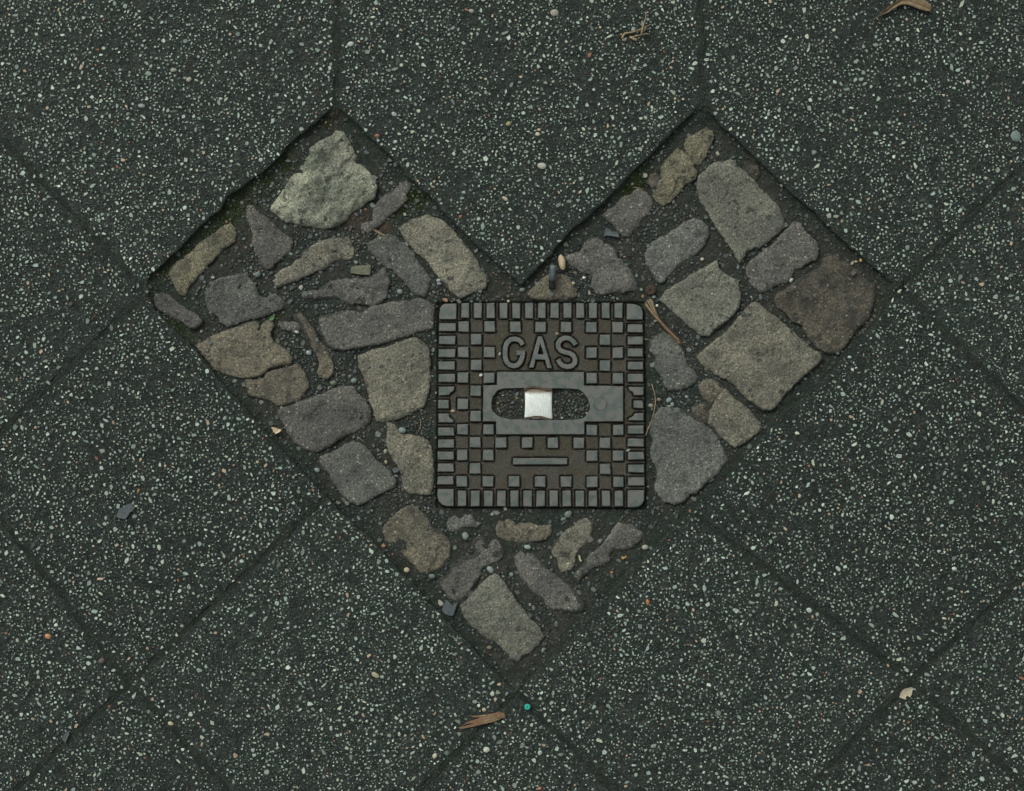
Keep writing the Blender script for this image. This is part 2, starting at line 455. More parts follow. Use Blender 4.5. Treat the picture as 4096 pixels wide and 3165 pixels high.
# ------------------------------------------------------------------ crushed-stone aggregate set in each slab (real domes)
PAL = np.array([(.36,.39,.36),(.44,.46,.42),(.28,.31,.29),(.52,.53,.48),(.40,.38,.32),(.22,.24,.22),(.33,.36,.35),(.46,.44,.37),(.17,.18,.17),(.60,.60,.55),(.30,.28,.24),(.05,.058,.052)])
PALW = np.array([.17,.13,.16,.05,.07,.15,.12,.05,.07,.02,.02,.14]); PALW /= PALW.sum()
def pick_cols(n, warm=.03):
    c = PAL[rng.choice(len(PAL), n, p=PALW)] * rng.uniform(.55, 1.3, (n, 1)) * np.array((.90, 1, .93))
    q = rng.random(n)
    c[q < warm] = np.array((.46, .34, .24)) * rng.uniform(.7, 1.15, ((q < warm).sum(), 1))
    c[q < warm * .12] = np.array((.34, .15, .09)) * rng.uniform(.6, 1.1, ((q < warm * .12).sum(), 1))
    return c

def throw(cand, rad, gap, taken, cell=16.0):
    keep = []
    for i, ((x, y), r) in enumerate(zip(cand.tolist(), rad.tolist())):
        gx, gy = int(x // cell), int(y // cell); ok = True
        for a in (gx - 1, gx, gx + 1):
            for b in (gy - 1, gy, gy + 1):
                for (u, v, s) in taken.get((a, b), ()):
                    dd = r + s + gap
                    if (x - u) ** 2 + (y - v) ** 2 < dd * dd: ok = False; break
                if not ok: break
            if not ok: break
        if ok: taken.setdefault((gx, gy), []).append((x, y, r)); keep.append(i)
    return np.array(keep, int)

def domes(P, R, colr, z0, hgt, n=6, full=True, aspect=(.42, 1.0)):
    """low faceted stones half sunk in the surface: one ring at the surface, one raised"""
    m = len(P); ang = np.linspace(0, 2 * np.pi, n, endpoint=False)[None] + rng.uniform(-.35, .35, (m, n))
    asp = rng.uniform(*aspect, m)[:, None]; rot = rng.uniform(0, np.pi, m)[:, None]
    rr = R[:, None] * rng.uniform(.62, 1.32, (m, n)) / np.sqrt(asp)
    ex = np.cos(ang) * rr; ey = np.sin(ang) * rr * asp
    cx = ex * np.cos(rot) - ey * np.sin(rot); cy = ex * np.sin(rot) + ey * np.cos(rot)
    rings = []
    X = P[:, :1] + cx; Y = P[:, 1:2] + cy
    z0 = np.broadcast_to(z0, (m,))
    lo = np.repeat(z0 - .0006, n)
    rings.append(WA(np.stack([X.ravel(), Y.ravel()], 1), lo).reshape(m, n, 3))
    if full:
        k = rng.uniform(.62, .86, (m, 1)); h = hgt * rng.uniform(.7, 1.2, (m, n)) + rng.uniform(-.00012, .00012, (m, n))
        X2 = P[:, :1] + cx * k; Y2 = P[:, 1:2] + cy * k
        rings.append(WA(np.stack([X2.ravel(), Y2.ravel()], 1), (z0[:, None] + h).ravel()).reshape(m, n, 3))
        V = np.concatenate(rings, 1); F = []
        for i in range(n):
            j = (i + 1) % n; F += [[j, i, n + i], [j, n + i, n + j]]
        for i in range(1, n - 1): F.append([n + i + 1, n + i, n])
    else:
        top = WA(P, z0 + hgt)[:, None]
        V = np.concatenate(rings + [top], 1); F = [[(i + 1) % n, i, n] for i in range(n)]
    F = np.array(F)
    a = V[0][F[0]]; nz = np.cross(a[1] - a[0], a[2] - a[0])[2]
    if nz < 0: F = F[:, ::-1]
    nv = V.shape[1]
    FF = (F[None] + (np.arange(m) * nv)[:, None, None]).reshape(-1, 3)
    cc = np.repeat(colr, nv, 0)
    return V.reshape(-1, 3), FF, cc

JSEG = []
for keys in SLABS:
    for i in range(len(keys)):
        a, b = keys[i], keys[(i + 1) % len(keys)]
        if not edge_pts(a, b) and (b, a) not in JSEG and (a, b) not in JSEG: JSEG.append((a, b))
JA = np.array([C[a] for a, b in JSEG], float); JB = np.array([C[b] for a, b in JSEG], float)
BOX = (-170, -170, 4266, 3335)
def candidates(n):
    p = np.stack([rng.uniform(BOX[0], BOX[2], n), rng.uniform(BOX[1], BOX[3], n)], 1)
    p = p[~inside(p, HEART)]
    dj = seg_dist(p, JA, JB); dh = poly_dist(p, HEART)
    wob = (fbm(p[:, 0], p[:, 1], 60, 21, 3) - .5)
    pj = np.clip((dj - 9 + wob * 40) / 26, 0.03, 1); ph = np.clip((dh - 8 + wob * 22) / 8, 0, 1)
    dens = np.clip((fbm(p[:, 0], p[:, 1], 75, 31, 3) - .30) * 5.5, .22, 1)
    return p[rng.random(len(p)) < pj * ph * dens]
taken = {}
# notable larger stones are parts of their own
BIGP = [(2167,664,20,15,(.42,.40,.35)),(2218,52,19,17,(.33,.29,.24)),(1402,178,15,12,(.48,.48,.45)),(1577,458,13,9,(.34,.37,.36)),(2034,497,12,10,(.33,.29,.14)),
        (2150,538,12,9,(.50,.42,.33)),(2092,140,10,8,(.42,.40,.33)),(1510,545,11,10,(.30,.13,.07)),(2020,795,14,8,(.50,.42,.33)),(1886,46,12,10,(.30,.29,.26)),
        (1190,2545,0,0,(0,0,0)),(193,2545,15,12,(.46,.22,.11)),(1502,2700,19,11,(.38,.34,.24)),(1945,2998,15,13,(.50,.50,.42)),(2158,3153,9,8,(.42,.16,.08)),
        (3590,160,11,10,(.48,.50,.46)),(3870,330,10,9,(.52,.47,.45)),(2590,2407,9,14,(.38,.15,.06)),(757,320,13,10,(.35,.32,.25)),(697,281,16,10,(.30,.30,.26)),
        (568,425,17,9,(.27,.30,.29)),(4060,545,22,26,(.16,.20,.19)),(2160,3010,10,12,(.36,.40,.36)),(3815,2275,11,10,(.52,.52,.46)),(1936,2838,10,9,(.44,.36,.24)),
        (1740,3023,10,13,(.50,.44,.35)),(480,1080,0,0,(0,0,0)),(3235,2440,14,12,(.40,.44,.40)),(684,2893,13,9,(.46,.40,.28)),(1160,460,0,0,(0,0,0))]
BIGP = [b for b in BIGP if b[2] > 0]
for b in BIGP: taken.setdefault((int(b[0] // 24), int(b[1] // 24)), []).append((b[0], b[1], max(b[2], b[3]) - 3))
c1 = candidates(150000); r1 = np.clip(rng.lognormal(math.log(5.0), .40, len(c1)), 2.8, 12)
k1 = throw(c1, r1, .6, taken, 24.0); P1, R1 = c1[k1], r1[k1]
c2 = candidates(300000); r2 = rng.uniform(1.0, 2.9, len(c2))
k2 = throw(c2, r2, -.4, taken, 24.0); P2, R2 = c2[k2], r2[k2]
print('aggregate', len(P1), len(P2))
for so, sp_ in zip(slab_objs, slab_polys):
    a = inside(P1, sp_); b = inside(P2, sp_)
    if a.sum() + b.sum() < 5: continue
    col1 = pick_cols(a.sum()); col2 = pick_cols(b.sum()) * .6
    V1, F1, K1 = domes(P1[a], R1[a], col1, 0.0, .0007)
    V2, F2, K2 = domes(P2[b], R2[b], col2, 0.0, .0004, n=5, full=False, aspect=(.35, .9))
    V = np.concatenate([V1, V2]); F = np.concatenate([F1, F2 + len(V1)]); K = np.concatenate([K1, K2])
    org = np.array(W(*sp_.mean(0), 0))
    tag(mesh_np('aggregate', V, F, M['agg'], so, K, origin=org), kind='stuff')
def rock(name, px, py, a, b, rot, z, h, colr, mat=None, parent=None, seed=0, lumps=.16, col=True):
    """one irregular faceted stone: a subdivided ball pushed about by noise, flattened, resting at z"""
    rr = random.Random(seed * 77 + int(px) * 3 + int(py))
    nu, nv = 9, 5; V = []; F = []
    offs = [(rr.uniform(-1, 1), rr.uniform(-1, 1), rr.uniform(-1, 1), rr.uniform(.4, 1)) for _ in range(7)]
    def rad(d):
        s = 1.0
        for (x, y, zz, t) in offs:
            L = math.sqrt(x * x + y * y + zz * zz) + 1e-6
            q = (d[0] * x + d[1] * y + d[2] * zz) / L
            if q > .55: s -= (q - .55) * lumps * 2.2 * t
        return s * rr.uniform(.95, 1.05)
    cr, sr = math.cos(rot), math.sin(rot)
    cx, cy, _ = W(px, py, z)
    def add(th, ph):
        d = (math.cos(ph) * math.cos(th), math.cos(ph) * math.sin(th), math.sin(ph)); s = rad(d)
        x, y = d[0] * s * a / PXM, d[1] * s * b / PXM
        V.append((cx + x * cr - y * sr, cy + x * sr + y * cr, z + h * .42 + d[2] * s * h * .58))
    add(0, -math.pi / 2)
    for j in range(1, nv):
        for i in range(nu): add(2 * math.pi * i / nu + rr.uniform(-.12, .12), -math.pi / 2 + math.pi * j / nv)
    add(0, math.pi / 2)
    for i in range(nu): F.append([0, 1 + (i + 1) % nu, 1 + i])
    for j in range(nv - 2):
        for i in range(nu):
            p = 1 + j * nu + i; q = 1 + j * nu + (i + 1) % nu; F += [[p, q, q + nu], [p, q + nu, p + nu]]
    t = len(V) - 1; bs = 1 + (nv - 2) * nu
    for i in range(nu): F.append([t, bs + i, bs + (i + 1) % nu])
    V = np.array(V)
    return mesh_np(name, V, F, mat or M['grit'], parent, np.tile(np.array(colr), (len(V), 1)) if col else None, origin=np.array((cx, cy, z)))
for i, (x, y, a, b, cl) in enumerate(BIGP):
    own = [so for so, sp_ in zip(slab_objs, slab_polys) if inside([(x, y)], sp_)[0]]
    rock('pebble', x, y, a, b, rnd.uniform(-.6, .6), -.0012, .0030, cl, M['agg'], own[0] if own else pave, i)

# ------------------------------------------------------------------ dirt packed in the joints between slabs
PV, PF, PC = [], [], []; base = 0
for a, b in JSEG:
    A = np.array(C[a], float); B = np.array(C[b], float); L = np.hypot(*(B - A)); u = (B - A) / L; nn = np.array((-u[1], u[0]))
    if max(A[0], B[0]) < -300 or min(A[0], B[0]) > 4400 or max(A[1], B[1]) < -300 or min(A[1], B[1]) > 3450: st = 40.0
    else: st = 7.0
    ns = int(L / st) + 1; offs = np.array([-44, -36, -30, -24, -18, -12, -7, -3, 0, 3, 7, 12, 18, 24, 30, 36, 44.0])
    s = np.linspace(0, L, ns)
    P = A + s[:, None, None] * u + offs[None, :, None] * nn
    P = P.reshape(-1, 2); d = np.abs(np.tile(offs, ns))
    zz = -.0002 - .0017 * (d / 26) ** 1.2 + (fbm(P[:, 0], P[:, 1], 46, 41, 4) - .5) * .0042 - .0003 * np.exp(-(d / 6) ** 2)
    hid = (~inside(P, HEART)) | (poly_dist(P, HEART) < 12)
    g = fbm(P[:, 0], P[:, 1], 120, 47, 3)[:, None]
    cc = (1 - g) * np.array((.024, .027, .022)) + g * np.array((.012, .020, .015))
    PV.append(WA(P, zz)); PC.append(cc); m = len(offs)
    i, j = np.meshgrid(np.arange(ns - 1), np.arange(m - 1), indexing='ij'); i = i.ravel(); j = j.ravel()
    q = np.stack([i * m + j, i * m + j + 1, (i + 1) * m + j + 1, (i + 1) * m + j], 1)
    PF.append(q + base); base += len(P)
jd = mesh_np('joint_dirt', np.concatenate(PV), np.concatenate(PF), M['bed'], pave, np.concatenate(PC), smooth=True)
tag(jd, kind='stuff')
me = jd.data
if me.polygons[0].normal.z < 0: me.flip_normals()

# ------------------------------------------------------------------ ground: sub-base under the slabs and paving to the horizon
g = [W(-1500, -320), W(5700, -320), W(5700, 3300), W(-1500, 3300)]
far = [(-60, 60), (60, 60), (60, -60), (-60, -60)]
hx0, hy0, _ = W(-150, -320); hx1, hy1, _ = W(4400, 3420)
V = [(x, y, -.0035) for x, y in far] + [(hx0, hy0, -.0035), (hx1, hy0, -.0035), (hx1, hy1, -.0035), (hx0, hy1, -.0035)]
F = [[0, 4, 5, 1], [1, 5, 6, 2], [2, 6, 7, 3], [3, 7, 4, 0]]
gr = mesh_py('ground', V, F, M['far']); tag(gr, 'dark speckled paving reaching away beyond the slabs', kind='structure')
if gr.data.polygons[0].normal.z < 0: gr.data.flip_normals()
sb = mesh_py('soil', [(-1.6, 1.4, -.045), (-1.6, -1.4, -.045), (1.6, -1.4, -.045), (1.6, 1.4, -.045)], [[0, 1, 2, 3]],
             mat_plain('dark_soil', (.02, .02, .017), (.035, .03, .025), 90)); tag(sb, 'dark soil under the slabs', kind='structure')

# ------------------------------------------------------------------ cobblestone heart
hc = W(2075, 1500, -.007)
heart = tag(empty('cobblestone_patch', hc), 'heart-shaped patch of broken cobblestones set in dark mortar among the slabs', 'cobblestone patch')

# name, outline(px), material, top z (mm), options
ST = []
def stn(mat, top, pts, label=None, rel=.5, rnd_=1, cut=0): ST.append((mat, top, ccw(pts), label, rel, rnd_, cut))
stn('pale', -.5, T2([(520,360),(590,375),(640,450),(700,560),(740,640),(750,700),(830,760),(900,850),(950,920),(965,990),(945,1100),(870,1130),(800,1200),(680,1250),(640,1330),(560,1390),(470,1420),(330,1440),(230,1410),(150,1400),(-30,1360),(-120,1300),(-198,1240),(-188,1190),(-88,1050),(-38,940),(0,880),(40,830),(120,800),(150,700),(240,620),(240,560),(330,480),(440,430),(490,400)]),
    'pale rough broken rock at the top of the left lobe', rel=3.2)
stn('purple', -4.2, T3([(1205,-205),(1265,-206),(1340,-116),(1450,-46),(1520,24),(1600,94),(1700,160),(1722,200),(1690,290),(1600,350),(1560,400),(1500,430),(1480,480),(1425,500),(1380,440),(1350,370),(1300,280),(1270,180),(1268,60),(1235,0),(1200,-70),(1198,-150)]))
stn('ochre', -3.8, T3([(1010,0),(1060,40),(1075,110),(1060,180),(1000,220),(930,250),(880,310),(810,390),(740,470),(660,560),(600,620),(540,700),(500,780),(450,760),(400,680),(350,600),(330,560),(350,500),(420,430),(500,400),(540,340),(600,300),(680,220),(760,160),(850,90),(930,30)]), rel=1.0)
stn('blue', -3.6, T3([(820,650),(950,600),(1060,580),(1200,550),(1220,610),(1280,670),(1300,740),(1330,810),(1420,830),(1520,780),(1570,820),(1630,880),(1610,930),(1500,970),(1400,1010),(1250,1050),(1130,1090),(1060,1120),(980,1135),(920,1090),(880,1020),(830,980),(770,930),(745,860),(745,800),(770,730),(810,700)]))
stn('purple', -3.2, T3([(240,760),(330,800),(430,890),(540,970),(640,1030),(690,1075),(680,1110),(620,1160),(560,1150),(480,1090),(420,1060),(350,1020),(250,960),(160,910),(120,850),(140,790)]))
stn('brown', -3.4, T3([(640,1360),(720,1310),(860,1250),(1000,1190),(1150,1130),(1290,1090),(1335,1110),(1330,1170),(1310,1195),(1340,1190),(1400,1100),(1480,1090),(1500,1150),(1460,1220),(1480,1290),(1560,1360),(1640,1430),(1710,1500),(1690,1560),(1600,1560),(1434,1605),(1370,1680),(1167,1720),(982,1680),(870,1630),(807,1570),(740,1500),(680,1430)]))
stn('brown', -3.9, [(983,1520),(989,1557),(1000,1585),(1068,1591),(1119,1619),(1193,1602),(1233,1545),(1220,1495),(1186,1462),(1150,1474),(1114,1480),(1068,1490),(1062,1517),(1023,1523)])
stn('tan', -3.8, T4([(600,130),(650,150),(700,220),(720,310),(700,360),(640,380),(560,370),(480,400),(440,440),(380,480),(300,500),(250,530),(120,590),(0,640),(-50,660),(-150,690),(-160,650),(-150,560),(-60,500),(20,470),(80,400),(130,380),(170,300),(250,240),(380,190),(500,150)]))
stn('purple', -4.6, T2([(1310,920),(1360,960),(1330,1020),(1290,1070),(1310,1110),(1250,1180),(1200,1230),(1130,1270),(1080,1320),(1040,1380),(970,1440),(900,1470),(870,1500),(810,1450),(820,1400),(940,1370),(950,1240),(1000,1170),(1050,1090),(1180,1020),(1260,950)]))
stn('blue', -3.9, T4([(880,240),(900,200),(1000,150),(1130,110),(1190,130),(1240,190),(1290,210),(1360,300),(1400,380),(1440,430),(1490,500),(1550,570),(1580,620),(1560,700),(1510,800),(1450,790),(1400,770),(1340,690),(1300,620),(1250,590),(1190,510),(1150,490),(1090,480),(1050,440),(1000,380),(950,330),(890,280)]))
stn('tan', -3.3, [(1600,916),(1652,879),(1703,864),(1769,886),(1813,930),(1857,974),(1908,1048),(1915,1070),(1948,1106),(1937,1150),(1886,1172),(1842,1190),(1813,1172),(1754,1106),(1710,1048),(1666,1004),(1630,967)])
stn('purple', -5.0, T4([(140,760),(330,740),(450,660),(620,620),(800,600),(930,590),(1000,530),(1060,500),(1090,570),(1120,650),(1090,740),(1080,800),(1010,870),(930,915),(820,870),(700,880),(560,830),(400,820),(250,830),(150,800)]), rel=2.2)
stn('purple', -3.6, T4([(350,1040),(480,1010),(700,980),(800,1000),(900,940),(1100,890),(1280,860),(1470,830),(1560,870),(1620,930),(1600,1150),(1460,1180),(1320,1240),(1150,1290),(1000,1330),(800,1370),(600,1400),(480,1380),(400,1320),(380,1250),(340,1180),(335,1090)]))
stn('brown', -4.4, T4([(50,1010),(120,990),(170,1040),(220,1120),(280,1210),(330,1320),(400,1400),(450,1500),(490,1600),(480,1670),(431,1725),(380,1720),(330,1680),(340,1560),(300,1440),(240,1340),(180,1220),(110,1130),(60,1070)]))
stn('tan', -3.0, T13([(949,-67),(1019,-97),(1120,-130),(1269,-167),(1400,-215),(1569,-267),(1649,-227),(1719,-147),(1735,-40),(1735,100),(1725,250),(1710,380),(1665,490),(1540,550),(1400,620),(1230,660),(1150,650),(1120,560),(1080,430),(1050,300),(1010,160),(960,50)]))
stn('purple', -3.4, T13([(50,540),(150,500),(300,440),(420,400),(550,370),(660,310),(760,280),(880,275),(920,350),(1000,420),(1050,500),(1075,600),(1050,680),(960,740),(850,790),(720,850),(640,910),(540,970),(460,1000),(330,960),(240,900),(170,800),(100,670),(40,590)]))
stn('blue', -3.4, T13([(520,1070),(590,1040),(700,990),(800,930),(880,895),(950,920),(1030,970),(1090,1030),(1130,1110),(1230,1180),(1290,1230),(1350,1330),(1340,1390),(1230,1440),(1130,1500),(1050,1550),(930,1590),(850,1560),(770,1490),(690,1380),(620,1270),(540,1190),(500,1120)]))
stn('tan', -4.0, T13([(1270,690),(1340,700),(1380,760),(1420,810),(1530,820),(1620,840),(1700,890),(1750,950),(1760,1050),(1780,1200),(1770,1400),(1740,1470),(1620,1475),(1530,1475),(1470,1430),(1440,1300),(1400,1170),(1330,1100),(1290,1000),(1250,900),(1270,790)]), rel=.9)
stn('brown', -4.4, T12([(530,215),(600,230),(660,300),(740,370),(800,460),(900,520),(950,590),(992,660),(970,760),(920,830),(850,910),(780,945),(660,940),(570,860),(500,780),(430,730),(330,650),(260,590),(230,500),(260,420),(350,330),(450,250)]), rel=1.1)
stn('blue', -5.3, T12([(980,350),(1050,340),(1110,390),(1150,330),(1220,320),(1260,390),(1320,410),(1280,440),(1200,430),(1130,430),(1100,460),(1040,480),(980,480),(960,420)]), rel=1.2)
stn('brown', -5.0, T12([(1540,390),(1640,370),(1720,420),(1868,400),(1940,440),(2028,440),(2118,430),(2108,530),(2058,575),(1960,598),(1880,610),(1760,620),(1640,590),(1530,550),(1505,470)]), rel=1.8)
stn('purple', -5.0, T12([(1260,590),(1340,570),(1420,620),(1500,590),(1580,660),(1600,740),(1540,810),(1430,860),(1350,920),(1320,1000),(1250,1100),(1180,1170),(1160,1240),(1060,1270),(970,1250),(960,1180),(860,1110),(840,1060),(920,1010),(1000,980),(990,890),(1100,860),(1130,790),(1250,780),(1280,700),(1250,640)]), rel=2.6)
stn('grey', -3.6, T14([(650,130),(700,170),(740,220),(780,290),(830,360),(880,450),(960,540),(1010,620),(1070,680),(1150,750),(1190,830),(1150,900),(1090,950),(1020,1020),(960,1050),(900,1120),(850,1100),(790,1020),(740,950),(680,900),(600,860),(540,830),(470,760),(390,710),(340,650),(280,560),(270,490),(330,430),(380,360),(450,300),(520,220),(590,170)]),
    'pale grey stone nearest the bottom point of the heart')
stn('purple', -4.6, T14([(936,-134),(1026,-100),(1100,-50),(1160,10),(1220,80),(1330,150),(1420,220),(1500,280),(1560,360),(1620,430),(1650,490),(1630,540),(1540,550),(1450,540),(1380,530),(1300,530),(1240,470),(1200,400),(1100,330),(1040,270),(960,170),(920,100),(890,10),(880,-60)]), rel=1.0)
stn('tan', -5.0, T11([(600,390),(680,350),(760,400),(770,470),(730,520),(720,580),(680,640),(600,690),(560,780),(550,860),(520,930),(420,940),(390,890),(380,810),(330,760),(305,710),(340,640),(400,560),(480,490),(540,450)]), rel=1.6)
stn('purple', -4.8, T11([(1060,410),(1200,420),(1310,500),(1320,560),(1240,620),(1180,680),(1100,690),(1000,680),(940,760),(950,810),(880,860),(800,880),(740,920),(700,960),(650,1000),(600,1060),(555,990),(620,920),(700,820),(760,740),(830,680),(900,620),(960,540),(1000,470)]), rel=1.6)
stn('ochre', -3.6, T6([(1200,310),(1260,350),(1270,440),(1250,510),(1200,580),(1170,650),(1110,730),(1060,720),(1030,660),(990,600),(960,540),(965,480),(1000,430),(1070,400),(1130,370)]), rel=1.6)
stn('ochre', -3.4, T6([(880,560),(940,590),(990,650),(1030,700),(1050,770),(1080,790),(1060,880),(1010,920),(940,950),(890,1010),(840,1080),(780,1130),(700,1170),(650,1130),(610,1080),(640,1010),(660,930),(700,870),(690,760),(740,680),(800,620)]), rel=2.2)
stn('purple', -4.2, T6([(250,1110),(330,1080),(430,1010),(500,1040),(560,1100),(590,1160),(570,1230),(520,1300),(460,1350),(440,1420),(380,1470),(330,1530),(270,1530),(220,1480),(160,1400),(100,1360),(40,1300),(110,1240),(180,1200)]))
stn('grey', -3.2, T6([(1290,720),(1370,715),(1440,690),(1500,700),(1540,760),(1640,840),(1720,910),(1800,1000),(1890,1090),(1990,1200),(2050,1320),(2066,1430),(1980,1500),(1900,1570),(1780,1650),(1650,1680),(1620,1750),(1576,1821),(1500,1690),(1430,1590),(1370,1500),(1310,1420),(1250,1310),(1200,1230),(1140,1150),(1110,1060),(1090,960),(1120,860),(1200,800)]))
stn('purple', -3.6, T9([(600,20),(680,-70),(790,-160),(850,-140),(890,-60),(960,10),(1020,70),(1050,130),(1040,200),(1010,250),(900,290),(850,340),(780,350),(750,430),(700,500),(560,530),(480,590),(400,600),(330,540),(280,480),(240,400),(235,340),(300,280),(400,190),(500,110)]))
stn('dark', -3.8, T9([(1110,240),(1180,200),(1270,195),(1300,270),(1390,300),(1480,370),(1530,430),(1600,500),(1690,550),(1690,650),(1650,800),(1620,900),(1560,960),(1480,1030),(1420,1110),(1350,1200),(1290,1290),(1180,1290),(1080,1280),(1010,1220),(950,1120),(900,1060),(860,980),(760,930),(690,850),(600,770),(565,700),(600,640),(700,580),(780,510),(880,440),(980,400),(1060,350)]),
    'large dark wet-looking stone in the right corner of the heart', rel=1.3)
stn('tan', -2.8, T8([(1430,605),(1500,610),(1560,670),(1680,760),(1800,860),(1900,950),(2010,1040),(2105,1129),(2205,1169),(2215,1229),(2120,1310),(2025,1390),(1955,1460),(1890,1520),(1840,1590),(1760,1650),(1700,1740),(1640,1795),(1560,1795),(1490,1756),(1430,1700),(1350,1636),(1290,1566),(1230,1500),(1120,1440),(1040,1395),(950,1340),(870,1270),(820,1205),(900,1130),(1000,1040),(1100,960),(1200,870),(1290,760),(1370,670)]),
    'largest tan square cobblestone in the right lobe')
stn('grey', -3.0, T8([(1030,130),(1040,200),(1110,280),(1200,320),(1270,350),(1280,450),(1290,560),(1280,640),(1230,700),(1160,770),(1100,830),(1000,900),(950,960),(850,950),(810,900),(740,860),(690,820),(640,760),(580,720),(520,660),(460,590),(410,560),(470,470),(600,390),(720,310),(850,240),(950,180)]), rel=1.0)
stn('blue', -3.7, T6([(540,1680),(600,1600),(700,1540),(780,1490),(880,1450),(970,1380),(1060,1340),(1140,1380),(1200,1430),(1210,1510),(1170,1620),(1080,1730),(960,1790),(860,1860),(790,1960),(720,2040),(670,2050),(604,1990),(580,1910),(530,1830),(510,1740)]), rel=1.0)
stn('purple', -4.0, T5([(570,370),(640,330),(740,310),(800,190),(870,150),(940,150),(1000,200),(1100,260),(1140,320),(1150,380),(1210,400),(1260,480),(1310,560),(1350,640),(1370,730),(1290,730),(1200,750),(1100,740),(1000,780),(930,770),(870,680),(880,580),(850,540),(760,530),(700,480),(620,430)]), rel=1.5)
stn('brown', -4.6, T5([(200,720),(300,620),(400,560),(520,560),(600,600),(640,680),(700,790),(640,830),(520,825),(400,830),(200,835),(140,780)]))
stn('blue', -4.0, T8([(300,1020),(350,970),(430,920),(500,950),(560,1000),(610,1090),(640,1160),(680,1230),(690,1310),(760,1360),(800,1440),(780,1490),(700,1540),(600,1560),(500,1560),(450,1520),(450,1450),(370,1360),(340,1300),(350,1200),(290,1130),(275,1080)]))
stn('blue', -3.2, T10([(410,375),(550,380),(680,410),(740,450),(790,510),(870,560),(960,630),(1030,700),(1060,770),(1110,870),(1140,960),(1080,1030),(1030,1110),(950,1170),(870,1240),(800,1320),(730,1320),(660,1400),(560,1450),(440,1410),(350,1310),(340,1250),(370,1130),(350,1010),(300,930),(300,830),(330,740),(290,640),(300,560),(340,450)]),
    'large rounded blue-grey stone right of the gas cover')
stn('brown', -3.8, T10([(830,120),(920,50),(1020,60),(1060,110),(1110,160),(1060,220),(1005,290),(965,312),(910,270),(860,200)]))
stn('tan', -3.4, T10([(1130,175),(1160,200),(1210,270),(1290,320),(1380,400),(1440,470),(1510,540),(1540,600),(1470,670),(1380,720),(1280,790),(1230,810),(1160,750),(1080,690),(1020,600),(940,545),(960,440),(990,370),(1000,310),(1070,235)]))
stn('dark', -4.4, T10([(740,450),(800,370),(900,315),(975,330),(985,370),(955,440),(935,530),(870,540),(800,510)]))
stn('dark', -5.4, T7([(220,570),(300,560),(370,620),(385,700),(340,760),(280,710),(210,660)]), rel=1.2)
stn('brown', -5.6, T6([(560,850),(620,830),(680,900),(650,960),(600,980),(540,930)]), rel=1.2)
stn('purple', -6.0, T3([(1690,1110),(1780,1100),(1800,1170),(1740,1210),(1600,1160),(1580,1100)]), rel=1.4)

stone_polys = []
for idx, (mt, top, poly, lab, rel, _r, _c) in enumerate(ST):
    top = max(top, -4.5) if top < -4.7 else top
    p = offset(densify(poly, 16), -6.0 if top > -5.2 else -3.0).tolist()
    p = np.array(densify(p, 7))
    n1 = offset(p, 1.0) - p; n1 /= np.hypot(n1[:, 0], n1[:, 1])[:, None] + 1e-9
    j = (fbm(p[:, 0], p[:, 1], 26, 100 + idx, 3) - .5) * 9 + (vn(p[:, 0], p[:, 1], 8, 300 + idx) - .5) * 4
    p = p + n1 * j[:, None]
    stone_polys.append(p)
    step = 6.0 if mt in ('pale', 'ochre') else 8.0
    x0, y0 = p.min(0); x1, y1 = p.max(0)
    gx, gy = np.meshgrid(np.arange(x0, x1, step), np.arange(y0, y1, step))
    q = np.stack([gx.ravel(), gy.ravel()], 1) + rng.uniform(-.25, .25, (gx.size, 2)) * step
    q = q[inside(q, p)]; q = q[poly_dist(q, p) > step * .7]
    pts, tris = fill([tuple(v) for v in p], (), [tuple(v) for v in q])
    d = poly_dist(pts, p)
    edge = np.clip(d / 16.0, 0, 1)
    tz = top / 1000 - .0014 * (1 - edge) ** 2.6
    tz += (fbm(pts[:, 0], pts[:, 1], 95, 500 + idx, 4) - .5) * .0024 * rel
    tz += (fbm(pts[:, 0], pts[:, 1], 26, 600 + idx, 3) - .5) * .0009 * rel
    cx, cy = p.mean(0); tilt = rnd.uniform(-1, 1), rnd.uniform(-1, 1)
    tz += ((pts[:, 0] - cx) * tilt[0] + (pts[:, 1] - cy) * tilt[1]) * 3.2e-6
    # a step where a flake of stone has come away
    fl = fbm(pts[:, 0], pts[:, 1], 130, 700 + idx, 4)
    tz -= np.clip((fl - .585) / .02, 0, 1) * .0016
    if mt == 'pale':
        tz += (fbm(pts[:, 0], pts[:, 1], 40, 77, 4, .6) - .5) * .008
        tz -= np.clip(.5 - d / 60, 0, 1) * .006
    dm_ = fbm(pts[:, 0], pts[:, 1], 60, 900 + idx, 4, .6); dm2 = fbm(pts[:, 0], pts[:, 1], 110, 950 + idx, 3)
    reach = np.clip((dm2 - .54) * 5, 0, 1) * (12 if ST[idx][1] > -4.3 else 26) * (mt != 'pale')
    film = np.clip((reach * (dm_ * 1.5) - d) / 7 + .5, 0, 1) * (.95 if mt != 'pale' else .5)
    film = np.maximum(film, np.clip((dm_ - (.70 if ST[idx][1] > -4.7 else .60)) * 9, 0, 1) * .75 * (mt != 'pale'))
    film = np.concatenate([film, np.ones(len(p))])[:, None] * np.ones((1, 3))
    nb = len(p)
    V = np.concatenate([WA(pts, tz), WA(p * 1.0, -.020)])
    # outline vertices come first in the triangulation
    ids = np.arange(nb); lo = len(pts) + ids
    nxt = np.roll(ids, -1); lon = np.roll(lo, -1)
    side = np.concatenate([np.stack([ids, lo, lon], 1), np.stack([ids, lon, nxt], 1)])
    o = mesh_np('cobblestone', V, np.concatenate([tris, side]), M[mt], heart, film, smooth=True, origin=np.array(W(cx, cy, top / 1000)))
    if lab: o['label'] = lab

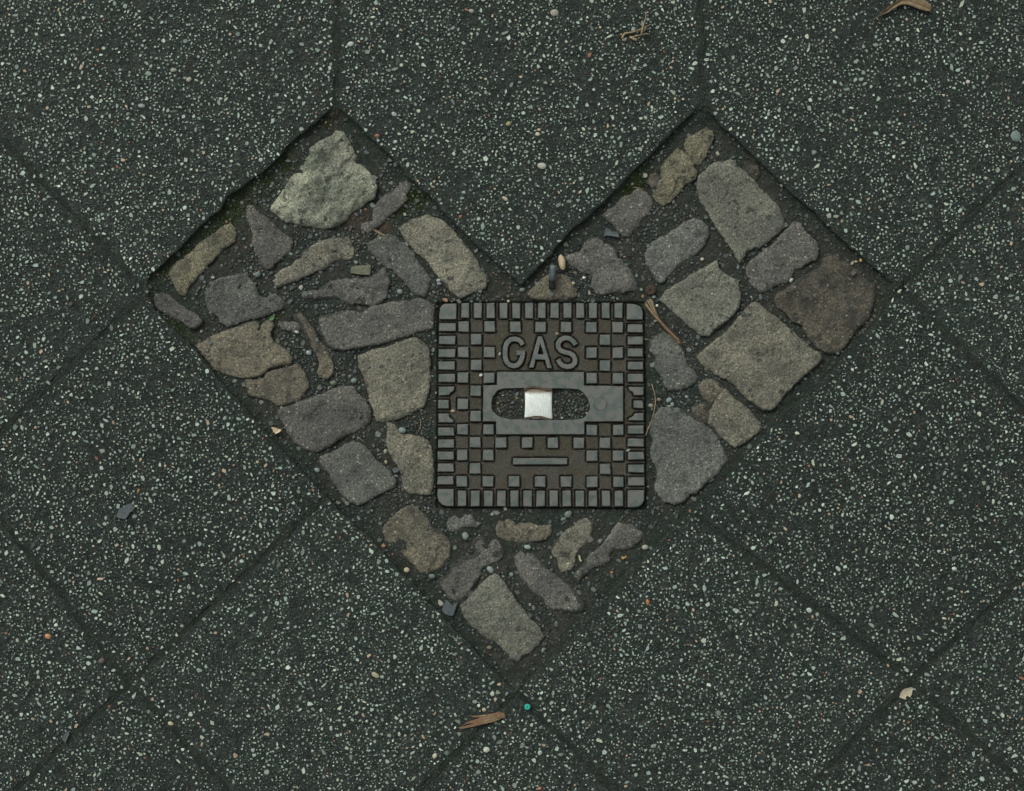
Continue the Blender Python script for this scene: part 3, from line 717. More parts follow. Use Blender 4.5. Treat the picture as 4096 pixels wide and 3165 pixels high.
# ------------------------------------------------------------------ gas cover geometry (needed by the bed too)
CV = [(1757, 1213), (2573, 1216), (2580, 2030), (1749, 2026)]     # corners tl tr br bl
def cov(u, v):
    a, b, c, d = [np.array(q, float) for q in CV]
    return a * (1 - u) * (1 - v) + b * u * (1 - v) + c * u * v + d * (1 - u) * v
SLOT = [(1963,1621),(1968,1590),(1984,1568),(1999,1558),(2026,1554),(2100,1553),(2208,1553),(2309,1554),(2338,1573),(2353,1602),(2364,1631),(2348,1660),(2324,1677),(2211,1681),(2100,1679),(2026,1677),(1983,1662),(1968,1641)]
PLATE = [(1990.5,1490),(2334.5,1490),(2336,1544),(2492,1547),(2492,1685),(2337,1686),(2337,1737),(1986.5,1737),(1986,1686),(1933,1685),(1935,1543),(1989,1542)]

# ------------------------------------------------------------------ the bed of mortar, dirt and moss between the stones
step = 5.0
gx = np.arange(540, 3680, step); gy = np.arange(380, 2830, step)
X, Y = np.meshgrid(gx, gy); P = np.stack([X.ravel(), Y.ravel()], 1)
ins = inside(P, HEART); coarse = np.zeros(len(P), bool)
dh = np.full(len(P), 1e3)
near = ins.reshape(X.shape)
pad = near.copy()
for s in range(1, 6):
    for dx, dy in ((s, 0), (-s, 0), (0, s), (0, -s), (s, s), (-s, -s), (s, -s), (-s, s)): pad |= np.roll(np.roll(near, dy, 0), dx, 1)
use = pad.ravel()
dh[use] = poly_dist(P[use], HEART); dh = np.where(ins, dh, -dh)
big = fbm(P[:, 0], P[:, 1], 150, 51, 3); mid = fbm(P[:, 0], P[:, 1], 42, 52, 4); fin = fbm(P[:, 0], P[:, 1], 12, 53, 2)
Z = -.0071 + (big - .5) * .0018 + (mid - .5) * .0030 + (fin - .5) * .0012
Z += np.clip(1 - dh / 26, 0, 1) ** 1.5 * .0016                       # dirt banked against the slabs
for kx in 'BCEFM':
    dk = np.hypot(P[:, 0] - C[kx][0], P[:, 1] - C[kx][1]); Z = Z + np.clip(1 - dk / 75, 0, 1) ** 1.2 * (.0062 + (mid - .5) * .004)
incov = inside(P, [(1750, 1208), (2578, 1210), (2586, 2036), (1743, 2032)])
inslot = inside(P, [(1955, 1545), (2372, 1545), (2372, 1690), (1955, 1690)])
Z = np.where(incov, np.where(inslot, -.0052, -.0105) + (mid - .5) * .004 + (fin - .5) * .002, Z)
def blob(x, y, r, e=1.0):
    return np.exp(-(((P[:, 0] - x) ** 2 + ((P[:, 1] - y) * e) ** 2) / (r * r)) ** 1.2) * np.clip((fbm(P[:, 0], P[:, 1], 36, 61, 3) - .28) * 4, 0, 1)
colr = np.tile(np.array((.035, .036, .031)), (len(P), 1))
gn = fbm(P[:, 0], P[:, 1], 110, 55, 3)
k = np.clip((gn - .42) * 5, 0, 1)[:, None]; colr = colr * (1 - k) + np.array((.024, .031, .026)) * k
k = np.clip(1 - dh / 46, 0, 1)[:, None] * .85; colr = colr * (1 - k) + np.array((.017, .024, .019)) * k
moss = np.array((.034, .046, .013)); rust = np.array((.062, .038, .027)); brn = np.array((.042, .036, .027))
for x, y, r, cl, s in [(1130,650,55,moss,.8),(1060,720,60,moss,.9),(960,800,60,moss,.8),(900,860,60,moss,.9),(830,930,50,moss,.7),(740,1000,50,moss,.6),(660,1075,45,moss,.8),(1660,800,50,moss,1),(1600,850,40,moss,.8),
                       (1680,760,40,moss,.8),(2560,720,60,moss,1),(2520,765,50,moss,.9),(1090,1270,50,moss,.5),(700,1280,60,moss,.6),(760,1330,50,moss,.5),(3500,1200,40,moss,.5),(1430,870,46,rust,1),(1400,890,40,rust,.8),
                       (1540,912,34,rust,1),(1340,512,26,rust,.9),(1350,470,28,brn,1),(983,940,34,brn,1),(930,1010,70,brn,.9),(1530,1830,55,brn,.9),(2018,1135,55,brn,1),(3476,1280,50,rust,.5),(1260,1330,60,brn,.6),
                       (1250,1440,60,brn,.5),(1420,960,60,brn,.9),(1800,1000,30,brn,.4),(3030,640,60,brn,.7),(2000,2300,60,brn,.4),(1300,480,40,moss,.5),(2780,480,50,np.array((.018,.030,.023)),1)]:
    k = (blob(x, y, r) * s * .8)[:, None]; colr = colr * (1 - k) + cl * k
idx = -np.ones(len(P), int); idx[use] = np.arange(use.sum())
I = idx.reshape(X.shape)
a, b, c, d = I[:-1, :-1].ravel(), I[1:, :-1].ravel(), I[1:, 1:].ravel(), I[:-1, 1:].ravel()
ok = (a >= 0) & (b >= 0) & (c >= 0) & (d >= 0)
Fb = np.stack([a, b, c, d], 1)[ok]
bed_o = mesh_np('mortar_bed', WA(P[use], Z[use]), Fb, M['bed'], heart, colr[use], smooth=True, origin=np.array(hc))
def bed_z(px, py):
    i = int(round((py - 380) / step)); j = int(round((px - 540) / step))
    i = min(max(i, 0), X.shape[0] - 1); j = min(max(j, 0), X.shape[1] - 1)
    return float(Z.reshape(X.shape)[i, j])

# ------------------------------------------------------------------ loose grit over the bed
on_stone = lambda q: np.any([inside(q, sp_) for sp_ in stone_polys], axis=0)
def zb(q):
    i = np.clip(np.round((q[:, 1] - 380) / step).astype(int), 0, X.shape[0] - 1); j = np.clip(np.round((q[:, 0] - 540) / step).astype(int), 0, X.shape[1] - 1)
    return Z.reshape(X.shape)[i, j]
CL = [(1040,1050,75,1),(1240,1440,90,1),(1190,1350,70,.9),(1480,1050,80,.9),(1440,960,60,.6),(1330,1010,70,.8),(1740,1150,60,1),(1880,1215,70,1),(1340,1540,110,1),(1390,1600,80,1),(1650,1700,80,1),(1560,1760,70,.7),
      (2700,880,90,.8),(2620,830,60,.8),(2640,950,70,.7),(2340,1130,90,.9),(2290,1080,50,.8),(2760,1400,90,.9),(2800,1500,80,.9),(2700,1590,100,.9),(2560,1010,80,.7),(2860,700,70,.6),(1080,740,80,.8),(1250,920,90,.8),
      (1650,870,70,.8),(1560,730,60,.7),(1600,1990,80,.7),(1750,2080,120,.6),(1160,1180,80,.7),(1340,1240,90,.8),(880,1250,80,.5),(820,1210,60,.7),(1230,1080,70,.8),(1590,1130,40,.8),(2190,2420,80,.5),(2160,2540,60,.6),
      (2040,2320,60,.5),(1900,2200,80,.4),(2560,2080,90,.5),(2990,1230,60,.6),(3000,1050,60,.5),(2200,1130,60,.9),(2450,1180,50,.5)]
q = np.stack([rng.uniform(580, 3620, 170000), rng.uniform(420, 2780, 170000)], 1)
q = q[inside(q, HEART)]; q = q[~inside(q, [(1748, 1206), (2580, 1208), (2588, 2038), (1741, 2034)])]
dens = np.full(len(q), .13)
for x, y, r, s in CL: dens = np.maximum(dens, s * np.exp(-(((q[:, 0] - x) ** 2 + (q[:, 1] - y) ** 2) / (r * r)) ** 1.6))
dens *= np.clip((fbm(q[:, 0], q[:, 1], 50, 71, 3) - .25) * 4, .1, 1)
q = q[rng.random(len(q)) < dens]
os_ = on_stone(q); q = q[~os_ | (rng.random(len(q)) < .012)]
rr_ = np.clip(rng.lognormal(math.log(5.0), .45, len(q)), 2, 14)
tk = {}; kk = throw(q, rr_, -1.2, tk); q, rr_ = q[kk], rr_[kk]
GP = np.array([(.085,.095,.092),(.060,.066,.064),(.120,.135,.130),(.050,.048,.044),(.105,.095,.080),(.16,.175,.17),(.075,.068,.062)])
gc = GP[rng.choice(7, len(q), p=[.24,.20,.18,.12,.11,.08,.07])] * rng.uniform(.8, 1.35, (len(q), 1))
t = rng.random(len(q)); gc[t < .03] = (.34, .33, .28); gc[t < .012] = (.30, .17, .10)
zq = zb(q); zq = np.where(on_stone(q), -.0030, zq)
V1, F1, K1 = domes(q, rr_, gc, zq - .0002, 0, n=7, aspect=(.62, 1)) if False else domes(q, rr_, gc, zq, rr_.mean() / PXM * .9, n=7, aspect=(.62, 1))
# fine crumbs and pale sand grains
s_ = np.stack([rng.uniform(580, 3620, 60000), rng.uniform(420, 2780, 60000)], 1)
s_ = s_[inside(s_, HEART)]; s_ = s_[~inside(s_, [(1748, 1206), (2580, 1208), (2588, 2038), (1741, 2034)])]
s_ = s_[~on_stone(s_)]; ns_ = len(s_)
sc_ = np.array([(.05,.05,.046),(.09,.09,.08),(.20,.20,.18),(.34,.33,.29),(.24,.16,.10)])[rng.choice(5, ns_, p=[.36,.34,.18,.08,.04])]
V2, F2, K2 = domes(s_, rng.uniform(1.0, 2.3, ns_), sc_, zb(s_), .0006, n=5, full=False)
gv = mesh_np('gravel', np.concatenate([V1, V2]), np.concatenate([F1, F2 + len(V1)]), M['grit'], None, np.concatenate([K1, K2]))
tag(gv, 'loose dark grit and crumbs scattered between the cobblestones', 'gravel', kind='stuff')
print('grit', len(q), ns_)

# moss growing along the slab edges: many short upright leaflets
ms = []
for x, y, r_, n_ in [(1130,650,50,260),(1060,720,55,380),(960,800,55,330),(900,860,55,420),(830,930,45,240),(740,1000,45,180),(660,1075,40,170),(1665,790,42,420),(1610,840,32,160),(2555,715,50,420),(2520,765,40,260),(1090,1270,40,90),(720,1300,60,260),(3490,1200,35,90),(1300,480,30,80)]:
    ms.append(np.stack([rng.normal(x, r_ * .55, n_), rng.normal(y, r_ * .55, n_)], 1))
ms = np.concatenate(ms); ms = ms[inside(ms, HEART)]; ms = ms[~on_stone(ms)]
mc = np.array((.050, .074, .022)) * rng.uniform(.5, 1.5, (len(ms), 1))
Vm, Fm, Km = domes(ms, rng.uniform(1.6, 4.2, len(ms)), mc, zb(ms), .0014, n=4, full=False, aspect=(.25, .7))
tag(mesh_np('moss', Vm, Fm, M['grit'], None, Km), 'dark green moss growing along the slab edges of the heart', 'moss', kind='stuff')
# ------------------------------------------------------------------ cast-iron gas cover
ZT, ZF = -.0010, -.0040
cc = W(2165, 1620, ZF)
cover = tag(empty('gas_valve_cover', cc), 'square cast-iron gas cover with raised blocks and the word GAS', 'gas cover')
def jit(poly, a=1.2): return [(x + rnd.uniform(-a, a), y + rnd.uniform(-a, a)) for x, y in poly]
def prism(name, poly, zt, zb_, mat, parent, flare=2.6, bev=1.3, holes=(), hole_z=None, label=None, org=None):
    poly = ccw(poly); n = len(poly)
    inn = [tuple(v) for v in offset(poly, bev)]
    pts, tris = fill(inn, holes)
    V = [tuple(v) for v in WA(pts, zt)]; F = [list(map(int, t)) for t in tris]
    k = len(V); V += [tuple(v) for v in WA(poly, zt - bev * .7 / PXM)]; V += [tuple(v) for v in WA(offset(poly, -flare), zb_)]
    for i in range(n):
        j = (i + 1) % n
        F += [[k + i, k + j, j, i], [k + n + i, k + n + j, k + j, k + i]]
    off = len(inn)
    for h in holes:
        m = len(h); k2 = len(V); V += [tuple(v) for v in WA(h, hole_z)]
        for i in range(m):
            j = (i + 1) % m; F.append([off + i, off + j, k2 + j, k2 + i])
        off += m
    c = np.mean(np.array(poly), 0)
    return mesh_py(name, V, F, mat, parent, W(c[0], c[1], zb_) if org is None else org)
blocks = []
def R(x0, y0, x1, y1): return [(x0, y0), (x1, y0), (x1, y1), (x0, y1)]
# rim blocks
for i in range(13):
    x = 1846.6 + 51.1 * i; blocks.append(R(x, 1215, x + 29, 1272))
    x = 1834 + 52.25 * i; blocks.append(R(x, 1965, x + 31, 2025))
LY = [1295, 1347, 1399, 1448.5, 1498, 1548.5, 1603, 1656, 1712, 1760, 1808, 1857, 1908]
RY = [1300, 1349, 1397, 1449, 1498.6, 1550, 1604, 1654.6, 1705, 1757, 1809, 1860, 1912]
for i in range(13):
    y = LY[i]; xl = 1758.5 - i * .55; xr = 1821.5 - i * .7
    if i == 6: blocks.append(R(xl, y, 1795, y + 30))
    elif i == 5: blocks.append([(xl, y), (xr - 2, y), (xr - 3, 1563), (1802, 1571), (1796, 1580), (xl, 1580)])
    elif i == 7: blocks.append([(xl, y), (1794, y), (1797, 1672), (1812, 1680), (1814, 1689), (xl, 1689)])
    else: blocks.append(R(xl, y, xr, y + 30))
    y = RY[i]; xl = 2512 + i * .2; xr = 2570 + i * .5
    if i == 6: blocks.append([(2536, 1604), (2567, 1604), (2573, 1612), (2573, 1632), (2535, 1632)])
    elif i == 5: blocks.append([(2515, 1551), (2573, 1551), (2573, 1578), (2568, 1581), (2536, 1581), (2533, 1570), (2520, 1563)])
    elif i == 7: blocks.append([(2541, 1655), (2573, 1655), (2574, 1682), (2516, 1682), (2517, 1675), (2532, 1668)])
    else: blocks.append(R(xl, y, xr, y + 29))
CX = [1855, 1906.5, 1959, 2010, 2062, 2110, 2163, 2212, 2265, 2316, 2366.5, 2420, 2471]
CXb = [1848, 1900, 1952.5, 2003, 2057, 2109, 2161.5, 2212, 2265, 2316, 2369, 2421, 2474]
RYC = [1307, 1358, 1409, 1461, 1511.5, 1564, 1617, 1666, 1718, 1770, 1821, 1874, 1926]
PAT = {0: (0,2,4,6,8,10,12), 1: (1,11), 2: (0,2,10,12), 3: (1,11), 4: (0,2,10,12), 5: (1,), 6: (0,), 7: (1,), 8: (0,2,10,12), 9: (1,3,5,7,9,11), 10: (0,2,10,12), 11: (1,11), 12: (0,2,4,6,8,10,12)}
for r, cs in PAT.items():
    for c_ in cs:
        x = CX[c_] + (CXb[c_] - CX[c_]) * r / 12; y = RYC[r] + (c_ / 12.) * 3; blocks.append(R(x - 20, y - 19.5, x + 20, y + 19.5))
corners = [G1([(150,325),(390,325),(397,100),(225,104),(185,125),(158,170),(146,260)]), G2([(1382,330),(1608,330),(1614,230),(1592,160),(1560,130),(1490,110),(1385,103)]),
           G3([(122,1345),(352,1345),(352,1590),(240,1588),(185,1570),(140,1525),(120,1460)]), G4([(1397,1362),(1634,1362),(1632,1510),(1600,1570),(1550,1600),(1480,1606),(1398,1605)])]
bar = [(2054, 1835), (2268, 1835), (2268, 1857.5), (2054, 1857.5)]
def stroke(path, wd):
    p = np.array(densify(path, 7, False)); t = np.gradient(p, axis=0); t /= np.hypot(t[:, 0], t[:, 1])[:, None]
    nn = np.stack([-t[:, 1], t[:, 0]], 1) * wd / 2
    return [tuple(v) for v in np.concatenate([p + nn, (p - nn)[::-1]])]
LG = stroke(G1([(1392,712),(1368,668),(1330,638),(1275,624),(1215,634),(1160,680),(1133,750),(1128,830),(1132,910),(1155,975),(1200,1018),(1262,1032),(1318,1016),(1358,970),(1384,905),(1396,835)]), 17.5)
LG2 = [tuple(v) for v in G1([(1300,800),(1428,802),(1420,872),(1300,865)])]
LS = stroke(G2([(612,712),(580,665),(525,622),(455,608),(390,635),(350,690),(352,755),(390,800),(450,825),(520,840),(575,872),(606,935),(598,990),(555,1030),(490,1045),(420,1028),(378,990),(350,935)]), 17.5)
ax, ay = 2160.5, 1347
LAout = [(2118, 1471), (2153.5, 1347), (2168, 1347), (2207, 1473), (2190, 1473), (2181, 1439), (2142, 1438), (2134.5, 1470)]
LAhole = [(2150, 1418), (2175, 1418), (2161, 1372)]
raised = blocks + corners + [bar, LG, LS, LAout, PLATE]
# the floor of the plate: recessed grid, sunk further in a rusty gutter round every raised piece
sp3 = 3.0; nu = int(826 / sp3); nv = int(814 / sp3)
uu, vv = np.meshgrid(np.linspace(0, 1, nu + 1), np.linspace(0, 1, nv + 1))
a, b, c, d = [np.array(q_, float) for q_ in CV]
U = uu.ravel()[:, None]; Vv = vv.ravel()[:, None]
PP = a * (1 - U) * (1 - Vv) + b * U * (1 - Vv) + c * U * Vv + d * (1 - U) * Vv
dist = np.full(len(PP), 99.0)
for rp in raised:
    q0 = np.array(rp); lo = q0.min(0) - 16; hi = q0.max(0) + 16
    m = (PP[:, 0] > lo[0]) & (PP[:, 0] < hi[0]) & (PP[:, 1] > lo[1]) & (PP[:, 1] < hi[1])
    if m.any():
        s = PP[m]; dd = poly_dist(s, rp); dd[inside(s, rp)] = 0; dist[m] = np.minimum(dist[m], dd)
wob = fbm(PP[:, 0], PP[:, 1], 18, 81, 3) - .5
gut = np.clip(1 - (dist - 4 + wob * 5) / 6.0, 0, 1)
zf = ZF - gut * .0018 + wob * .0006 + (fbm(PP[:, 0], PP[:, 1], 90, 82, 3) - .5) * .0008
rimline = np.minimum(np.minimum(np.abs(PP[:, 1] - 1279), np.abs(PP[:, 1] - 1957)), np.minimum(np.abs(PP[:, 0] - 1828 + (PP[:, 1] - 1213) * .012), np.abs(PP[:, 0] - 2502)))
zf += np.clip(1 - rimline / 5, 0, 1) * .0008 * (1 - gut)
g_ = np.clip(gut * 1.25, 0, 1)[:, None]
olive = np.clip((fbm(PP[:, 0], PP[:, 1], 120, 83, 2) - .48) * 5, 0, 1)[:, None] * .6
fl = np.array((.070, .065, .056)) * (1 - olive) + np.array((.060, .056, .038)) * olive
rustc = np.array((.012, .0075, .003)) * (1 + .9 * (wob[:, None] + .3))
fc = fl * (1 - g_) + rustc * g_
cell = inside(PP, offset(ccw(PLATE), 6).tolist())
def rr_ok(p_):  # rounded outer corners
    ok = np.ones(len(p_), bool); r = 26.
    for (qx, qy), (sx, sy) in zip(CV, ((1, 1), (-1, 1), (-1, -1), (1, -1))):
        cx_, cy_ = qx + sx * r, qy + sy * r
        m = ((p_[:, 0] - cx_) * sx < 0) & ((p_[:, 1] - cy_) * sy < 0) & (np.hypot(p_[:, 0] - cx_, p_[:, 1] - cy_) > r)
        ok &= ~m
    return ok
good = rr_ok(PP) & ~cell
idx = -np.ones(len(PP), int); idx[good] = np.arange(good.sum()); I = idx.reshape(nv + 1, nu + 1)
a, b, c, d = I[:-1, :-1].ravel(), I[1:, :-1].ravel(), I[1:, 1:].ravel(), I[:-1, 1:].ravel()
ok = (a >= 0) & (b >= 0) & (c >= 0) & (d >= 0); Fc = np.stack([a, b, c, d], 1)[ok]
Vc = WA(PP[good], zf[good]); Kc = fc[good]
arc = []
for (qx, qy), (sx, sy), a0 in zip(CV, ((1, 1), (-1, 1), (-1, -1), (1, -1)), (180, 270, 0, 90)):
    for t_ in range(0, 91, 15):
        th = math.radians(a0 + t_); arc.append((qx + sx * 26 + 26 * math.cos(th), qy + sy * 26 + 26 * math.sin(th)))
na = len(arc); k0 = len(Vc)
Vc = np.concatenate([Vc, WA(arc, ZF - .0002), WA(arc, -.022)]); Kc = np.concatenate([Kc, np.tile((.03, .022, .015), (2 * na, 1))])
sk = np.array([[k0 + i, k0 + na + i, k0 + na + (i + 1) % na, k0 + (i + 1) % na] for i in range(na)])
mesh_np('base_plate', Vc, np.concatenate([Fc, sk]), M['rust'], cover, Kc, origin=np.array(cc))
for bl in blocks: prism('raised_block', jit(bl), ZT, ZF - .0012, M['iron'], cover)
for bl in corners: prism('corner_block', bl, ZT + .0001, ZF - .0012, M['iron'], cover)
prism('raised_bar', jit(bar, .6), ZT, ZF - .0012, M['iron'], cover)
lg = prism('letter_g', LG, ZT, ZF - .0012, M['iron'], cover, flare=1.8)
prism('letter_g_spur', LG2, ZT + .00012, ZF - .0012, M['iron'], cover, flare=1.2)
prism('letter_s', LS, ZT, ZF - .0012, M['iron'], cover, flare=1.8)
prism('letter_a', LAout, ZT, ZF - .0012, M['iron'], cover, flare=1.8, holes=[ccw(LAhole)], hole_z=ZF)
slot = ccw(chaikin(SLOT, 1)); sl = np.array(slot); sl = sl + (np.stack([vn(sl[:, 0], sl[:, 1], 12, 3), vn(sl[:, 0], sl[:, 1], 12, 4)], 1) - .5) * 5
prism('handle_plate', densify(PLATE, 60), ZT, ZF - .0015, M['iron'], cover, holes=[[tuple(v) for v in sl]], hole_z=-.016)
# plug in the plate: shallow disc in a fine ring groove
circ = [(2402.6 + 24 * math.cos(t_ * math.pi / 14), 1618 + 24 * math.sin(t_ * math.pi / 14)) for t_ in range(28)]
prism('round_plug', circ, ZT + .00035, ZT - .0012, M['iron'], cover, flare=.5, bev=2.2)
ringo = ccw([(2402.6 + 27 * math.cos(t_ * math.pi / 14), 1618 + 27 * math.sin(t_ * math.pi / 14)) for t_ in range(28)])
prism('plug_ring', ringo, ZT + .00012, ZT - .0008, mat_plain('ring_grime', (.03, .028, .024), (.05, .05, .045)), cover, flare=.3, bev=.4, holes=[[tuple(v) for v in offset(ringo, 1.6)]], hole_z=ZT - .0008)
# lifting bar across the slot, worn bright
def m_bar():
    k = N('bright_worn_steel')
    mp = k.n('ShaderNodeMapping'); k.l(k.pos, mp.inputs[0]); mp.inputs['Scale'].default_value = (1, .04, 1)
    br = k.noise(3800, 3, .6, vec=mp.outputs[0]); sp = k.noise(160, 4, .7)
    y = k.n('ShaderNodeSeparateXYZ'); k.l(k.pos, y.inputs[0])
    top = k.ramp(k.math('ADD', y.outputs[1], k.math('MULTIPLY', k.noise(260, 4, .7), .006)), .0028, .0085)   # rusty upper end
    c = k.mix(k.ramp(br, .3, .7), (.55, .56, .54), (.95, .96, .93))
    c = k.mix(k.ramp(sp, .66, .74, 0, .8), c, (.12, .10, .08))
    c = k.mix(k.math('MULTIPLY', top, .85), c, (.16, .085, .045))
    k.bump(br, .0003, .6)
    return k.done(c, k.ramp(top, 0, 1, .42, .8), .5, .35)
bx0, bx1, by0, by1 = 2098, 2210, 1556, 1674; nu2, nv2 = 16, 14; Vb = []; Fq = []
for j in range(nv2 + 1):
    v = j / nv2; y = by0 + (by1 - by0) * v; pinch = 2.5 * math.sin(math.pi * min(1, max(0, v)))
    for i in range(nu2 + 1):
        u = i / nu2; x = bx0 + pinch * (1 if u < .5 else 1) * (1 - 2 * u) + (bx1 - bx0) * u
        z = -.0012 - .0012 * abs(2 * u - 1) ** 4 - .0012 * abs(2 * v - 1.1) ** 2.5
        Vb.append(W(x, y, z))
for j in range(nv2):
    for i in range(nu2):
        p_ = j * (nu2 + 1) + i; Fq.append([p_, p_ + nu2 + 1, p_ + nu2 + 2, p_ + 1])
kk_ = len(Vb)
for j in range(nv2 + 1): Vb.append(tuple(np.array(Vb[j * (nu2 + 1)]) - (0, 0, .008))); Vb.append(tuple(np.array(Vb[j * (nu2 + 1) + nu2]) - (0, 0, .008)))
for j in range(nv2):
    l0 = j * (nu2 + 1); l1 = l0 + nu2 + 1
    Fq.append([l0, kk_ + 2 * j, kk_ + 2 * j + 2, l1]); Fq.append([l0 + nu2, l1 + nu2, kk_ + 2 * j + 3, kk_ + 2 * j + 1])
tag(mesh_py('lifting_bar', Vb, Fq, m_bar(), cover, W(2154, 1615, -.006), smooth=True), 'bright worn metal bar across the slot')
# rusty lips where the bar meets the plate
for pts in ([(2095,1556),(2108,1547),(2135,1543),(2160,1548),(2185,1556),(2208,1554),(2208,1561),(2185,1564),(2160,1556),(2130,1551),(2110,1556),(2098,1564)],
            [(2099,1670),(2115,1668),(2140,1664),(2165,1664),(2190,1672),(2209,1676),(2207,1681),(2180,1679),(2155,1671),(2130,1671),(2110,1679)]):
    prism('bar_collar', densify(pts, 12), ZT + .0004, ZT - .003, mat_plain('rust_lip', (.05, .035, .022), (.11, .075, .05), 400), cover, flare=1, bev=1.2)
# dirt filling the slot, stones in it
q = np.stack([rng.uniform(1960, 2366, 2600), rng.uniform(1552, 1682, 2600)], 1); q = q[inside(q, offset(slot, 5).tolist())]; q = q[(q[:, 0] < 2092) | (q[:, 0] > 2216)]
rr2 = np.clip(rng.lognormal(math.log(5.2), .45, len(q)), 1.8, 13); kk = throw(q, rr2, -1.5, {}); q, rr2 = q[kk], rr2[kk]
g2c = GP[rng.choice(7, len(q))] * rng.uniform(.6, 1.1, (len(q), 1)); t = rng.random(len(q)); g2c[t < .06] = (.24, .19, .12); g2c[t < .015] = (.42, .42, .38)
V1, F1, K1 = domes(q, rr2, g2c, zb(q), .0012, n=7, aspect=(.6, 1))
s_ = np.stack([rng.uniform(1758, 2572, 2400), rng.uniform(1220, 2025, 2400)], 1); s_ = s_[~inside(s_, PLATE)]
for rp in raised:
    q0 = np.array(rp); m = (s_[:, 0] > q0[:, 0].min() - 3) & (s_[:, 0] < q0[:, 0].max() + 3) & (s_[:, 1] > q0[:, 1].min() - 3) & (s_[:, 1] < q0[:, 1].max() + 3)
    if len(rp) > 12:
        mm = m.copy(); mm[m] = inside(s_[m], rp) | (poly_dist(s_[m], rp) < 3); m = mm
    s_ = s_[~m]
s_ = s_[rng.random(len(s_)) < .55]
ns_ = len(s_)
sc_ = np.array([(.07,.065,.055),(.12,.11,.09),(.30,.29,.25),(.48,.47,.43),(.30,.17,.09)])[rng.choice(5, ns_, p=[.38,.30,.17,.10,.05])]
V2, F2, K2 = domes(s_, rng.uniform(.9, 2.6, ns_), sc_, ZF, .0007, n=5, full=False)
tag(mesh_np('debris', np.concatenate([V1, V2]), np.concatenate([F1, F2 + len(V1)]), M['grit'], None, np.concatenate([K1, K2])),
    'grit and small stones filling the slot and floor of the gas cover', 'debris', kind='stuff')

